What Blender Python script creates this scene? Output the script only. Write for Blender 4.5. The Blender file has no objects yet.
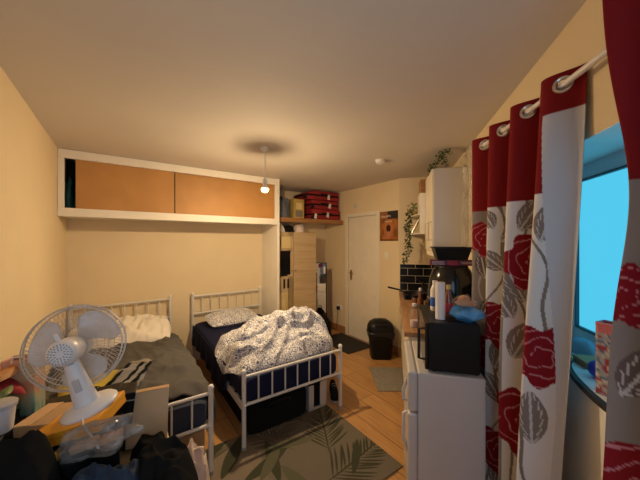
import bpy, math, random
import numpy as np
from mathutils import Vector, Matrix, noise
R = math.radians
PI = math.pi
sc = bpy.context.scene
COL = sc.collection
random.seed(7)
H = 1.55            # eye height
CEIL = 2.41
AA = R(35.0)        # long (bed) wall axis
KK = R(-14.4)       # window / kitchen wall axis


def fr(a, x, y):
    return (math.cos(a) * x - math.sin(a) * y, math.sin(a) * x + math.cos(a) * y)


def nz(x, y=0.0, z=0.0):
    return noise.noise(Vector((x, y, z)))


# ------------------------------------------------------------------ materials
def new_mat(name):
    m = bpy.data.materials.new(name)
    m.use_nodes = True
    nt = m.node_tree
    return m, nt, nt.nodes["Principled BSDF"]


def bump_on(nt, bsdf, scale, strength, dist=0.01, vec=None, detail=4.0):
    t = nt.nodes.new("ShaderNodeTexNoise")
    t.inputs["Scale"].default_value = scale
    t.inputs["Detail"].default_value = detail
    if vec is None:
        tc = nt.nodes.new("ShaderNodeTexCoord")
        vec = tc.outputs["Object"]
    nt.links.new(vec, t.inputs["Vector"])
    b = nt.nodes.new("ShaderNodeBump")
    b.inputs["Strength"].default_value = strength
    b.inputs["Distance"].default_value = dist
    nt.links.new(t.outputs["Fac"], b.inputs["Height"])
    nt.links.new(b.outputs["Normal"], bsdf.inputs["Normal"])


def M(name, col, rough=0.6, metal=0.0, var=0.06, vscale=6.0, bump=0.0, bscale=60.0, spec=0.5,
      coat=0.0, trans=0.0, sheen=0.0):
    m, nt, b = new_mat(name)
    b.inputs["Roughness"].default_value = rough
    b.inputs["Metallic"].default_value = metal
    b.inputs["Specular IOR Level"].default_value = spec
    b.inputs["Coat Weight"].default_value = coat
    b.inputs["Sheen Weight"].default_value = sheen
    tc = nt.nodes.new("ShaderNodeTexCoord")
    t = nt.nodes.new("ShaderNodeTexNoise")
    t.inputs["Scale"].default_value = vscale
    t.inputs["Detail"].default_value = 3.0
    nt.links.new(tc.outputs["Object"], t.inputs["Vector"])
    cr = nt.nodes.new("ShaderNodeValToRGB")
    cr.color_ramp.elements[0].position = 0.3
    cr.color_ramp.elements[1].position = 0.7
    cr.color_ramp.elements[0].color = (*[max(0, c * (1 - var)) for c in col], 1)
    cr.color_ramp.elements[1].color = (*[min(1, c * (1 + var)) for c in col], 1)
    nt.links.new(t.outputs["Fac"], cr.inputs["Fac"])
    nt.links.new(cr.outputs["Color"], b.inputs["Base Color"])
    if bump:
        bump_on(nt, b, bscale, bump, vec=tc.outputs["Object"])
    if trans:
        out = nt.nodes["Material Output"]
        tr = nt.nodes.new("ShaderNodeBsdfTranslucent")
        nt.links.new(cr.outputs["Color"], tr.inputs["Color"])
        mx = nt.nodes.new("ShaderNodeMixShader")
        mx.inputs[0].default_value = trans
        nt.links.new(b.outputs[0], mx.inputs[1])
        nt.links.new(tr.outputs[0], mx.inputs[2])
        nt.links.new(mx.outputs[0], out.inputs["Surface"])
    return m


def M_clear(name, col, clear=0.7, rough=0.12):
    """thin clear plastic: see-through mixed with a glossy film"""
    m, nt, b = new_mat(name)
    out = nt.nodes["Material Output"]
    b.inputs["Base Color"].default_value = (*col, 1)
    b.inputs["Roughness"].default_value = rough
    b.inputs["Coat Weight"].default_value = 0.6
    tr = nt.nodes.new("ShaderNodeBsdfTransparent")
    tr.inputs["Color"].default_value = (*[0.6 + 0.4 * c for c in col], 1)
    tc = nt.nodes.new("ShaderNodeTexCoord")
    t = nt.nodes.new("ShaderNodeTexNoise")
    t.inputs["Scale"].default_value = 18.0
    t.inputs["Detail"].default_value = 2.0
    nt.links.new(tc.outputs["Object"], t.inputs["Vector"])
    mr = nt.nodes.new("ShaderNodeMapRange")
    mr.inputs["From Min"].default_value = 0.3
    mr.inputs["From Max"].default_value = 0.7
    mr.inputs["To Min"].default_value = 1 - clear - 0.12
    mr.inputs["To Max"].default_value = 1 - clear + 0.15
    nt.links.new(t.outputs["Fac"], mr.inputs["Value"])
    mx = nt.nodes.new("ShaderNodeMixShader")
    nt.links.new(mr.outputs[0], mx.inputs[0])
    nt.links.new(tr.outputs[0], mx.inputs[1])
    nt.links.new(b.outputs[0], mx.inputs[2])
    nt.links.new(mx.outputs[0], out.inputs["Surface"])
    bump_on(nt, b, 25.0, 0.5, 0.02, vec=tc.outputs["Object"])
    return m


def M_emit(name, col, strength):
    m, nt, b = new_mat(name)
    b.inputs["Base Color"].default_value = (*[min(1, c) * 0.12 for c in col], 1)
    b.inputs["Specular IOR Level"].default_value = 0.2
    b.inputs["Emission Color"].default_value = (*col, 1)
    b.inputs["Emission Strength"].default_value = strength
    b.inputs["Roughness"].default_value = 0.35
    return m


def M_attr(name, rough=0.85, trans=0.0, bump=0.15, bscale=250.0, spec=0.2):
    """printed cloth / paper: the print is stored on the mesh as the attribute 'print'"""
    m, nt, b = new_mat(name)
    a = nt.nodes.new("ShaderNodeAttribute")
    a.attribute_name = "print"
    nt.links.new(a.outputs["Color"], b.inputs["Base Color"])
    b.inputs["Roughness"].default_value = rough
    b.inputs["Specular IOR Level"].default_value = spec
    if bump:
        bump_on(nt, b, bscale, bump, 0.002)
    if trans:
        out = nt.nodes["Material Output"]
        tr = nt.nodes.new("ShaderNodeBsdfTranslucent")
        nt.links.new(a.outputs["Color"], tr.inputs["Color"])
        mx = nt.nodes.new("ShaderNodeMixShader")
        mx.inputs[0].default_value = trans
        nt.links.new(b.outputs[0], mx.inputs[1])
        nt.links.new(tr.outputs[0], mx.inputs[2])
        nt.links.new(mx.outputs[0], out.inputs["Surface"])
    return m


def M_wood(name, c1, c2, axis="Z", scale=1.0, rough=0.5):
    m, nt, b = new_mat(name)
    tc = nt.nodes.new("ShaderNodeTexCoord")
    mp = nt.nodes.new("ShaderNodeMapping")
    s = {"X": (1.2, 14, 14), "Y": (14, 1.2, 14), "Z": (14, 14, 1.2)}[axis]
    mp.inputs["Scale"].default_value = [k * scale for k in s]
    nt.links.new(tc.outputs["Object"], mp.inputs["Vector"])
    t = nt.nodes.new("ShaderNodeTexNoise")
    t.inputs["Scale"].default_value = 2.0
    t.inputs["Detail"].default_value = 6.0
    t.inputs["Distortion"].default_value = 0.8
    nt.links.new(mp.outputs[0], t.inputs["Vector"])
    cr = nt.nodes.new("ShaderNodeValToRGB")
    cr.color_ramp.elements[0].position = 0.32
    cr.color_ramp.elements[1].position = 0.68
    cr.color_ramp.elements[0].color = (*c1, 1)
    cr.color_ramp.elements[1].color = (*c2, 1)
    nt.links.new(t.outputs["Fac"], cr.inputs["Fac"])
    nt.links.new(cr.outputs["Color"], b.inputs["Base Color"])
    b.inputs["Roughness"].default_value = rough
    return m


def M_brick(name, ux, uy, c1, c2, mortar, w, h, ms, rough=0.3, grain=False, bump=0.3, off=0.5):
    """ux, uy: which object axis runs along the row and which across it"""
    m, nt, b = new_mat(name)
    tc = nt.nodes.new("ShaderNodeTexCoord")
    sp = nt.nodes.new("ShaderNodeSeparateXYZ")
    cb = nt.nodes.new("ShaderNodeCombineXYZ")
    nt.links.new(tc.outputs["Object"], sp.inputs[0])
    nt.links.new(sp.outputs[ux], cb.inputs[0])
    nt.links.new(sp.outputs[uy], cb.inputs[1])
    br = nt.nodes.new("ShaderNodeTexBrick")
    br.offset = off
    br.inputs["Scale"].default_value = 1.0
    br.inputs["Color1"].default_value = (*c1, 1)
    br.inputs["Color2"].default_value = (*c2, 1)
    br.inputs["Mortar"].default_value = (*mortar, 1)
    br.inputs["Brick Width"].default_value = w
    br.inputs["Row Height"].default_value = h
    br.inputs["Mortar Size"].default_value = ms
    br.inputs["Mortar Smooth"].default_value = 0.1
    nt.links.new(cb.outputs[0], br.inputs["Vector"])
    col = br.outputs["Color"]
    if grain:
        mp = nt.nodes.new("ShaderNodeMapping")
        mp.inputs["Scale"].default_value = (1.5, 22, 1)
        nt.links.new(cb.outputs[0], mp.inputs["Vector"])
        t = nt.nodes.new("ShaderNodeTexNoise")
        t.inputs["Scale"].default_value = 2.2
        t.inputs["Detail"].default_value = 6
        t.inputs["Distortion"].default_value = 1.0
        nt.links.new(mp.outputs[0], t.inputs["Vector"])
        mx = nt.nodes.new("ShaderNodeMixRGB")
        mx.blend_type = "MULTIPLY"
        mx.inputs[0].default_value = 0.75
        cr = nt.nodes.new("ShaderNodeValToRGB")
        cr.color_ramp.elements[0].position = 0.3
        cr.color_ramp.elements[1].position = 0.7
        cr.color_ramp.elements[0].color = (0.62, 0.5, 0.4, 1)
        cr.color_ramp.elements[1].color = (1, 1, 1, 1)
        nt.links.new(t.outputs["Fac"], cr.inputs["Fac"])
        nt.links.new(col, mx.inputs[1])
        nt.links.new(cr.outputs["Color"], mx.inputs[2])
        col = mx.outputs[0]
    nt.links.new(col, b.inputs["Base Color"])
    b.inputs["Roughness"].default_value = rough
    if bump:
        bp = nt.nodes.new("ShaderNodeBump")
        bp.inputs["Strength"].default_value = bump
        bp.inputs["Distance"].default_value = 0.002
        bp.invert = True
        nt.links.new(br.outputs["Fac"], bp.inputs["Height"])
        nt.links.new(bp.outputs["Normal"], b.inputs["Normal"])
    return m


def M_damask(name):
    """white cotton printed with a small dense navy scroll pattern"""
    m, nt, b = new_mat(name)
    tc = nt.nodes.new("ShaderNodeTexCoord")
    n0 = nt.nodes.new("ShaderNodeTexNoise")
    n0.inputs["Scale"].default_value = 14.0
    nt.links.new(tc.outputs["Object"], n0.inputs["Vector"])
    va = nt.nodes.new("ShaderNodeVectorMath")
    va.operation = "MULTIPLY_ADD"
    va.inputs[1].default_value = (0.05, 0.05, 0.05)
    nt.links.new(n0.outputs["Color"], va.inputs[0])
    nt.links.new(tc.outputs["Object"], va.inputs[2])
    v = nt.nodes.new("ShaderNodeTexVoronoi")
    v.inputs["Scale"].default_value = 36.0
    nt.links.new(va.outputs[0], v.inputs["Vector"])
    w = nt.nodes.new("ShaderNodeMath")
    w.operation = "MULTIPLY"
    w.inputs[1].default_value = 16.0
    nt.links.new(v.outputs["Distance"], w.inputs[0])
    s = nt.nodes.new("ShaderNodeMath")
    s.operation = "SINE"
    nt.links.new(w.outputs[0], s.inputs[0])
    cr = nt.nodes.new("ShaderNodeValToRGB")
    cr.color_ramp.elements[0].position = 0.28
    cr.color_ramp.elements[1].position = 0.44
    cr.color_ramp.elements[0].color = (0.74, 0.73, 0.74, 1)
    cr.color_ramp.elements[1].color = (0.10, 0.13, 0.25, 1)
    nt.links.new(s.outputs[0], cr.inputs["Fac"])
    nt.links.new(cr.outputs["Color"], b.inputs["Base Color"])
    b.inputs["Roughness"].default_value = 0.9
    b.inputs["Specular IOR Level"].default_value = 0.15
    bump_on(nt, b, 9.0, 0.7, 0.03, vec=tc.outputs["Object"], detail=2.0)
    return m


mt = {}
mt["wall"] = M("painted plaster", (0.76, 0.63, 0.42), 0.75, var=0.03, vscale=2.0, bump=0.06, bscale=14)
mt["ceiling"] = M("ceiling paint", (0.66, 0.61, 0.55), 0.8, var=0.03, vscale=1.5, bump=0.08, bscale=5)
mt["trim"] = M("cream gloss paint", (0.80, 0.74, 0.62), 0.4, var=0.03)
mt["whitewood"] = M("white painted board", (0.80, 0.76, 0.68), 0.5, var=0.03)
mt["reveal"] = M("white reveal paint", (0.88, 0.90, 0.92), 0.7, var=0.03)
mt["hardboard"] = M("brown hardboard", (0.47, 0.235, 0.068), 0.55, var=0.10, vscale=3.0)
mt["dark"] = M("painted shade", (0.03, 0.025, 0.02), 0.9)  # near-black colour painting shade in the cupboard gap and door seam
mt["floor"] = M_brick("oak laminate", 1, 0, (0.56, 0.32, 0.125), (0.47, 0.255, 0.095), (0.22, 0.115, 0.045), 1.25, 0.19,
                      0.004, rough=0.33, grain=True, bump=0.15, off=0.37)
mt["tile_end"] = M_brick("black gloss tile", 0, 2, (0.012, 0.012, 0.014), (0.02, 0.019, 0.02), (0.33, 0.30, 0.26), 0.2, 0.1,
                         0.004, rough=0.12)
mt["tile_side"] = M_brick("black gloss wall tile", 1, 2, (0.012, 0.012, 0.014), (0.02, 0.019, 0.02), (0.33, 0.30, 0.26), 0.2, 0.1,
                          0.004, rough=0.12)
mt["bedmetal"] = M("white enamelled steel", (0.66, 0.66, 0.66), 0.35, var=0.02, spec=0.5)
mt["ivorywood"] = M("pale slat wood", (0.62, 0.50, 0.33), 0.6)
mt["navy"] = M("navy cotton", (0.012, 0.015, 0.045), 0.85, var=0.15, spec=0.12)
mt["greycloth"] = M("grey cotton", (0.10, 0.095, 0.092), 0.9, var=0.1, spec=0.12, bump=0.1, bscale=160)
mt["darkmatt"] = M("dark blue mattress ticking", (0.025, 0.035, 0.07), 0.85, var=0.1)
mt["whitecloth"] = M("white cotton", (0.76, 0.72, 0.66), 0.9, var=0.04, spec=0.15)
mt["damask"] = M_damask("navy print cotton")
mt["oak"] = M_wood("pale oak veneer", (0.50, 0.36, 0.20), (0.64, 0.49, 0.30), "Z", 1.0)
mt["oakrow"] = M_wood("pale oak veneer across", (0.50, 0.36, 0.20), (0.62, 0.47, 0.28), "X", 0.7)
mt["shelfwood"] = M_wood("brown shelf edge", (0.30, 0.14, 0.05), (0.42, 0.21, 0.08), "X", 0.8)
mt["worktop"] = M_wood("brown worktop", (0.27, 0.135, 0.055), (0.46, 0.25, 0.11), "Y", 1.4, 0.35)
mt["red"] = M("red fabric", (0.30, 0.016, 0.022), 0.75, var=0.12, bump=0.1, bscale=200)
mt["blackfab"] = M("black fabric", (0.010, 0.010, 0.010), 0.95, var=0.25, spec=0.1)
mt["blackplastic"] = M("black plastic", (0.008, 0.008, 0.009), 0.4, var=0.1, spec=0.25)
mt["blackgloss"] = M("black gloss", (0.008, 0.008, 0.010), 0.16, var=0.05, spec=0.4)
mt["blackmetal"] = M("black metal", (0.014, 0.014, 0.015), 0.45, metal=0.3)
mt["chrome"] = M("brushed nickel", (0.62, 0.60, 0.57), 0.28, metal=1.0, var=0.02)
mt["brass"] = M("satin brass", (0.55, 0.40, 0.18), 0.35, metal=1.0, var=0.02)
mt["fanwhite"] = M("white plastic", (0.78, 0.77, 0.78), 0.35, var=0.02)
mt["fanblade"] = M_clear("pale translucent plastic", (0.80, 0.79, 0.80), 0.35, 0.3)
mt["wire"] = M("pale wire", (0.55, 0.53, 0.52), 0.4, metal=0.4, var=0.02)
mt["appliance"] = M("white appliance enamel", (0.55, 0.53, 0.52), 0.35, var=0.02)
mt["greyplastic"] = M("grey plastic", (0.30, 0.30, 0.32), 0.5)
mt["greymat"] = M("grey mat", (0.23, 0.21, 0.18), 0.95, var=0.15, vscale=40)
mt["blackmat"] = M("black bristle mat", (0.018, 0.016, 0.014), 0.95, var=0.3, vscale=80, bump=0.4, bscale=200)
mt["orange"] = M("orange card", (0.80, 0.36, 0.02), 0.5, var=0.04)
mt["card"] = M("brown cardboard", (0.50, 0.32, 0.17), 0.85, var=0.05, bump=0.05, bscale=90)
mt["cardlight"] = M("light cardboard", (0.66, 0.43, 0.23), 0.85, var=0.05)
mt["denim"] = M("blue denim", (0.018, 0.032, 0.06), 0.9, var=0.25, vscale=20, bump=0.1, bscale=220)
mt["crinkle"] = M_clear("crinkled clear plastic", (0.50, 0.46, 0.42), 0.62, 0.06)
mt["clear"] = M_clear("clear film", (0.80, 0.79, 0.78), 0.88, 0.06)
mt["bluefilm"] = M_clear("blue film", (0.10, 0.42, 0.85), 0.25)
mt["bread"] = M("golden crust", (0.55, 0.26, 0.09), 0.6, var=0.25, vscale=25)
mt["maroon"] = M("maroon card", (0.16, 0.02, 0.055), 0.5)
mt["redpatch"] = M("red card", (0.42, 0.02, 0.04), 0.5)
mt["paleprint"] = M("pale print", (0.62, 0.50, 0.55), 0.5)
mt["leaf"] = M("ivy leaf", (0.045, 0.085, 0.025), 0.55, var=0.35, vscale=30)
mt["leafpale"] = M("pale leaf", (0.22, 0.27, 0.10), 0.55, var=0.3, vscale=30)
mt["twig"] = M("dark twig", (0.05, 0.03, 0.02), 0.8)
mt["yellow"] = M("mustard cloth", (0.40, 0.31, 0.05), 0.9, var=0.12)
mt["terracotta"] = M("yellow glazed pot", (0.55, 0.42, 0.08), 0.5)
mt["teal"] = M("teal fabric", (0.02, 0.13, 0.15), 0.85, var=0.3)
mt["greyblue"] = M("grey blue fabric", (0.13, 0.14, 0.17), 0.85, var=0.2)
mt["gold"] = M("gold card", (0.50, 0.36, 0.10), 0.45, var=0.08)
mt["goldpale"] = M("pale gold card", (0.72, 0.58, 0.28), 0.5)
mt["brownglass"] = M("brown sauce", (0.16, 0.045, 0.02), 0.2, coat=0.4)
mt["blue"] = M("blue plastic", (0.02, 0.12, 0.55), 0.35)
mt["purple"] = M("purple blue rubber", (0.05, 0.07, 0.55), 0.5)
mt["pink"] = M("pink plastic", (0.75, 0.28, 0.34), 0.45)
mt["skyblue"] = M("light blue cloth", (0.30, 0.45, 0.60), 0.85)
mt["pinkwhite"] = M("pale pink bag plastic", (0.74, 0.62, 0.58), 0.45, var=0.1, vscale=12)
mt["printcloth"] = M_attr("printed curtain cotton", trans=0.12, bump=0)
mt["printrug"] = M_attr("woven rug", rough=0.95, bump=0.3, bscale=160)
mt["printpaper"] = M_attr("printed paper", rough=0.4, bump=0)
mt["printbag"] = M_attr("holographic gift bag", rough=0.25, bump=0, spec=0.6)
mt["mirror"] = M("mirror glass", (0.86, 0.86, 0.86), 0.02, metal=1.0, var=0.0)
mt["bulb"] = M_emit("lit bulb glass", (1.0, 0.71, 0.39), 1500.0)
mt["pane"] = M_emit("frosted daylight glass", (0.075, 0.50, 0.72), 0.62)
mt["fill_pane"] = M_emit("glowing fill pane", (0.52, 0.71, 1.0), 2.3)  # glow for the added window behind the camera
mt["upvc"] = M("white window plastic", (0.80, 0.82, 0.84), 0.35, var=0.01)
mt["gasket"] = M("dark window gasket", (0.06, 0.10, 0.14), 0.5)
mt["black_edge"] = M("black edging", (0.015, 0.017, 0.02), 0.3)
mt["bag_stripe"] = M("grey stripe cloth", (0.20, 0.20, 0.22), 0.85, var=0.1)


# ------------------------------------------------------------------ mesh builder
class MB:
    def __init__(self):
        self.v, self.f, self.m, self.col = [], [], [], None

    def add(self, vs, fs, mi=0):
        o = len(self.v)
        self.v += [tuple(p) for p in vs]
        for f in fs:
            self.f.append([i + o for i in f])
            self.m.append(mi)
        return self

    def box(self, x0, y0, z0, x1, y1, z1, mi=0):
        x0, x1 = sorted((x0, x1)); y0, y1 = sorted((y0, y1)); z0, z1 = sorted((z0, z1))
        vs = [(x0, y0, z0), (x1, y0, z0), (x1, y1, z0), (x0, y1, z0), (x0, y0, z1), (x1, y0, z1), (x1, y1, z1), (x0, y1, z1)]
        return self.add(vs, [(0, 3, 2, 1), (4, 5, 6, 7), (0, 1, 5, 4), (1, 2, 6, 5), (2, 3, 7, 6), (3, 0, 4, 7)], mi)

    def hexa(self, bot, top, mi=0):
        vs = list(bot) + list(top)
        return self.add(vs, [(0, 3, 2, 1), (4, 5, 6, 7), (0, 1, 5, 4), (1, 2, 6, 5), (2, 3, 7, 6), (3, 0, 4, 7)], mi)

    def tube(self, pts, r, n=10, closed=False, mi=0, cap=True):
        pts = [Vector(p) for p in pts]
        k = len(pts)
        rs = r if isinstance(r, (list, tuple)) else [r] * k
        prev = None
        vs, fs = [], []
        for i, p in enumerate(pts):
            if closed:
                t = pts[(i + 1) % k] - pts[i - 1]
            else:
                t = pts[min(i + 1, k - 1)] - pts[max(i - 1, 0)]
            t.normalize()
            if prev is None:
                a = Vector((0, 0, 1)) if abs(t.z) < 0.9 else Vector((1, 0, 0))
                u = t.cross(a).normalized()
            else:
                u = (prev - t * prev.dot(t)).normalized()
            prev = u
            w = t.cross(u)
            for j in range(n):
                a = 2 * PI * j / n
                vs.append(p + (u * math.cos(a) + w * math.sin(a)) * rs[i])
        for i in range(k if closed else k - 1):
            for j in range(n):
                a, b = i * n + j, i * n + (j + 1) % n
                c, d = ((i + 1) % k) * n + (j + 1) % n, ((i + 1) % k) * n + j
                fs.append((a, d, c, b))
        if cap and not closed:
            fs.append(tuple(range(n)))
            fs.append(tuple(range((k - 1) * n, k * n))[::-1])
        return self.add(vs, fs, mi)

    def cyl(self, p0, p1, r0, r1=None, n=16, mi=0):
        return self.tube([p0, p1], [r0, r0 if r1 is None else r1], n, mi=mi)

    def lathe(self, prof, c=(0, 0, 0), n=28, mat=None, mi=0, sx=1.0, sy=1.0):
        vs, fs = [], []
        k = len(prof)
        for (r, z) in prof:
            for j in range(n):
                a = 2 * PI * j / n
                p = Vector((r * math.cos(a) * sx, r * math.sin(a) * sy, z))
                if mat is not None:
                    p = mat @ p
                vs.append(p + Vector(c))
        for i in range(k - 1):
            for j in range(n):
                fs.append((i * n + j, i * n + (j + 1) % n, (i + 1) * n + (j + 1) % n, (i + 1) * n + j))
        if prof[0][0] > 1e-5:
            fs.append(tuple(range(n))[::-1])
        if prof[-1][0] > 1e-5:
            fs.append(tuple(range((k - 1) * n, k * n)))
        return self.add(vs, fs, mi)

    def ball(self, c, r, s=(1, 1, 1), n=16, mi=0, bump=0.0, seed=0.0):
        vs, fs = [], []
        m = max(6, n // 2)
        for i in range(m + 1):
            th = PI * i / m
            for j in range(n):
                a = 2 * PI * j / n
                d = Vector((math.sin(th) * math.cos(a), math.sin(th) * math.sin(a), -math.cos(th)))
                q = r * (1 + (bump * nz(d.x * 2 + seed, d.y * 2, d.z * 2) if bump else 0))
                vs.append((c[0] + d.x * q * s[0], c[1] + d.y * q * s[1], c[2] + d.z * q * s[2]))
        for i in range(m):
            for j in range(n):
                fs.append((i * n + j, i * n + (j + 1) % n, (i + 1) * n + (j + 1) % n, (i + 1) * n + j))
        return self.add(vs, fs, mi)

    def torus(self, c, rad, r, mat=None, n=40, k=8, mi=0):
        pts = []
        for i in range(n):
            a = 2 * PI * i / n
            p = Vector((rad * math.cos(a), rad * math.sin(a), 0))
            if mat is not None:
                p = mat @ p
            pts.append(p + Vector(c))
        return self.tube(pts, r, k, closed=True, mi=mi)

    def grid(self, fn, nu, nv, mi=0, skip=None, close_u=False):
        vs = [fn(i / nu, j / nv) for j in range(nv + 1) for i in range(nu + 1)]
        fs = []
        for j in range(nv):
            for i in range(nu):
                if skip and skip((i + .5) / nu, (j + .5) / nv):
                    continue
                a = j * (nu + 1) + i
                fs.append((a, a + 1, a + nu + 2, a + nu + 1))
        return self.add(vs, fs, mi)

    def prism(self, poly, z0, z1, mi=0):
        n = len(poly)
        vs = [(x, y, z0) for x, y in poly] + [(x, y, z1) for x, y in poly]
        fs = [tuple(range(n))[::-1], tuple(range(n, 2 * n))]
        fs += [(i, (i + 1) % n, n + (i + 1) % n, n + i) for i in range(n)]
        return self.add(vs, fs, mi)

    def xf(self, mat):
        self.v = [tuple(mat @ Vector(p)) for p in self.v]
        return self


def link(name, mb, mats, parent=None, org=(0, 0, 0), bevel=0.0, solid=0.0, sharp=38, sub=0, seg=2):
    me = bpy.data.meshes.new(name)
    vs = [(x - org[0], y - org[1], z - org[2]) for x, y, z in mb.v]
    me.from_pydata(vs, [], mb.f)
    if not isinstance(mats, (list, tuple)):
        mats = [mats]
    for m in mats:
        me.materials.append(mt[m] if isinstance(m, str) else m)
    me.polygons.foreach_set("material_index", mb.m)
    me.polygons.foreach_set("use_smooth", [True] * len(mb.f))
    if mb.col is not None:
        at = me.color_attributes.new("print", "FLOAT_COLOR", "POINT")
        at.data.foreach_set("color", np.asarray(mb.col, dtype=np.float32).ravel())
    me.update()
    me.set_sharp_from_angle(angle=R(sharp))
    o = bpy.data.objects.new(name, me)
    COL.objects.link(o)
    if parent is not None:
        o.parent = parent
    if bevel:
        b = o.modifiers.new("edge", "BEVEL")
        b.width = bevel; b.segments = seg; b.limit_method = "ANGLE"; b.angle_limit = R(40)
    if solid:
        s = o.modifiers.new("thick", "SOLIDIFY")
        s.thickness = solid; s.offset = 0
    if sub:
        s = o.modifiers.new("smooth", "SUBSURF")
        s.levels = sub; s.render_levels = sub
    return o


class Thing:
    """an Empty at the base of a thing; parts are given in the frame's own coordinates"""
    def __init__(self, name, label, cat, a=0.0, org=(0, 0, 0), group=None, rot=None):
        o = bpy.data.objects.new(name, None)
        o.empty_display_size = 0.05
        COL.objects.link(o)
        x, y = fr(a, org[0], org[1])
        o.location = (x, y, org[2])
        o.rotation_euler = rot if rot is not None else (0, 0, a)
        o["label"] = label; o["category"] = cat
        if group: o["group"] = group
        self.o, self.org = o, org

    def part(self, name, mb, mats, parent=None, label=None, **k):
        c = link(name, mb, mats, parent or self.o, self.org, **k)
        if label: c["label"] = label
        return c


def solo(name, mb, mats, label, cat, a=0.0, org=(0, 0, 0), group=None, kind=None, **k):
    o = link(name, mb, mats, None, org, **k)
    x, y = fr(a, org[0], org[1])
    o.location = (x, y, org[2]); o.rotation_euler = (0, 0, a)
    if label: o["label"] = label
    if cat: o["category"] = cat
    if group: o["group"] = group
    if kind: o["kind"] = kind
    return o


def struct(name, mb, mats, a=0.0, parent=None, **k):
    o = link(name, mb, mats, parent, **k)
    if parent is None:
        o.rotation_euler = (0, 0, a); o["kind"] = "structure"
    return o


def copy_tree(o, parent=None, off=None):
    c = o.copy(); COL.objects.link(c)
    if parent is not None:
        c.parent = parent
    for ch in list(o.children):
        copy_tree(ch, c)
    return c


# ------------------------------------------------------------------ the room shell
WL = -0.492          # left wall (A frame, b)
NF = 3.97            # wall behind the bed heads (A frame, n)
ND = 4.20            # back of the alcove
BD = 3.07            # door wall
PB = 1.712           # side panel beside the alcove
PW = 0.671           # window wall (K frame, p)
RE = 3.95            # kitchen end wall (K frame, r)

poly = [(-2.9, -1.5), (2.3, -1.5), (2.3, 5.8), (-3.4, 5.8)]
fl = MB().box(-1.2, -1.2, -0.08, 4.2, 4.7, 0.0)
struct("floor", fl, "floor", AA)
struct("ceiling", MB().box(-1.2, -1.3, CEIL, 4.3, 4.7, CEIL + 0.1), "ceiling", AA)
struct("wall_left", MB().box(WL - 0.1, -1.25, 0, WL, NF + 0.1, CEIL), "wall", AA)
struct("wall_far", MB().box(WL, NF, 0, PB, NF + 0.1, CEIL), "wall", AA)
struct("wall_partition", MB().box(PB, 3.46, 0, PB + 0.035, ND, CEIL), "whitewood", AA)
struct("wall_alcove", MB().box(PB, ND, 0, BD + 0.1, ND + 0.1, CEIL), "wall", AA)
# door wall with its opening
D0, D1, DH = 2.915, 3.565, 1.955
mb = MB()
mb.box(BD, D1, 0, BD + 0.1, ND + 0.1, CEIL)
mb.box(BD, 2.495, 0, BD + 0.1, D0, CEIL)
mb.box(BD, D0, DH, BD + 0.1, D1, CEIL)
struct("wall_door", mb, "wall", AA)
struct("wall_kitchen", MB().box(0.092, RE, 0, PW + 0.1, RE + 0.1, CEIL), "wall", KK)
# window wall with the deep opening
W0, W1, WZ0, WZ1 = -0.22, 1.735, 1.03, 1.92
mb = MB()
mb.box(PW, W1, 0, PW + 0.30, RE + 0.1, CEIL)
mb.box(PW, -1.6, 0, PW + 0.30, W0, CEIL)
mb.box(PW, W0, WZ1, PW + 0.30, W1, CEIL)
mb.box(PW, W0, 0, PW + 0.30, W1, WZ0)
struct("wall_right", mb, "wall", KK)
# wall behind the camera, closing the narrow end of the room, with an added window for cool fill light
BX0, BX1, BZ0, BZ1, BY = -0.20, 0.50, 0.95, 2.10, -0.50
mb = MB()
mb.box(-0.6, BY - 0.1, 0, BX0, BY, CEIL); mb.box(BX1, BY - 0.1, 0, 0.9, BY, CEIL)
mb.box(BX0, BY - 0.1, 0, BX1, BY, BZ0); mb.box(BX0, BY - 0.1, BZ1, BX1, BY, CEIL)
struct("wall_back", mb, "wall", 0)
mb = MB()
mb.box(BX0, BY - 0.08, BZ0, BX0 + 0.05, BY - 0.03, BZ1); mb.box(BX1 - 0.05, BY - 0.08, BZ0, BX1, BY - 0.03, BZ1)
mb.box(BX0 + 0.05, BY - 0.08, BZ0, BX1 - 0.05, BY - 0.03, BZ0 + 0.05); mb.box(BX0 + 0.05, BY - 0.08, BZ1 - 0.05, BX1 - 0.05, BY - 0.03, BZ1)
mb.box(BX0 + 0.05, BY - 0.08, 1.70, BX1 - 0.05, BY - 0.03, 1.75)
w2 = struct("added_fill_window", mb, "upvc", 0)  # unseen window, added to throw cool light into the room
for z0, z1 in ((BZ0 + 0.05, 1.70), (1.75, BZ1 - 0.05)):
    struct("pane", MB().box(BX0 + 0.05, BY - 0.06, z0, BX1 - 0.05, BY - 0.052, z1), "fill_pane", parent=w2)  # glowing panes of the added window, fill light from behind
# white lining of the opening
mb = MB()
mb.box(PW + 0.002, W1 - 0.004, WZ0, PW + 0.28, W1, WZ1)
mb.box(PW + 0.002, W0, WZ1 - 0.004, PW + 0.28, W1, WZ1)
mb.box(PW + 0.002, W0, WZ0, PW + 0.28, W0 + 0.004, WZ1)
struct("trim_1", mb, "reveal", KK)
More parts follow.
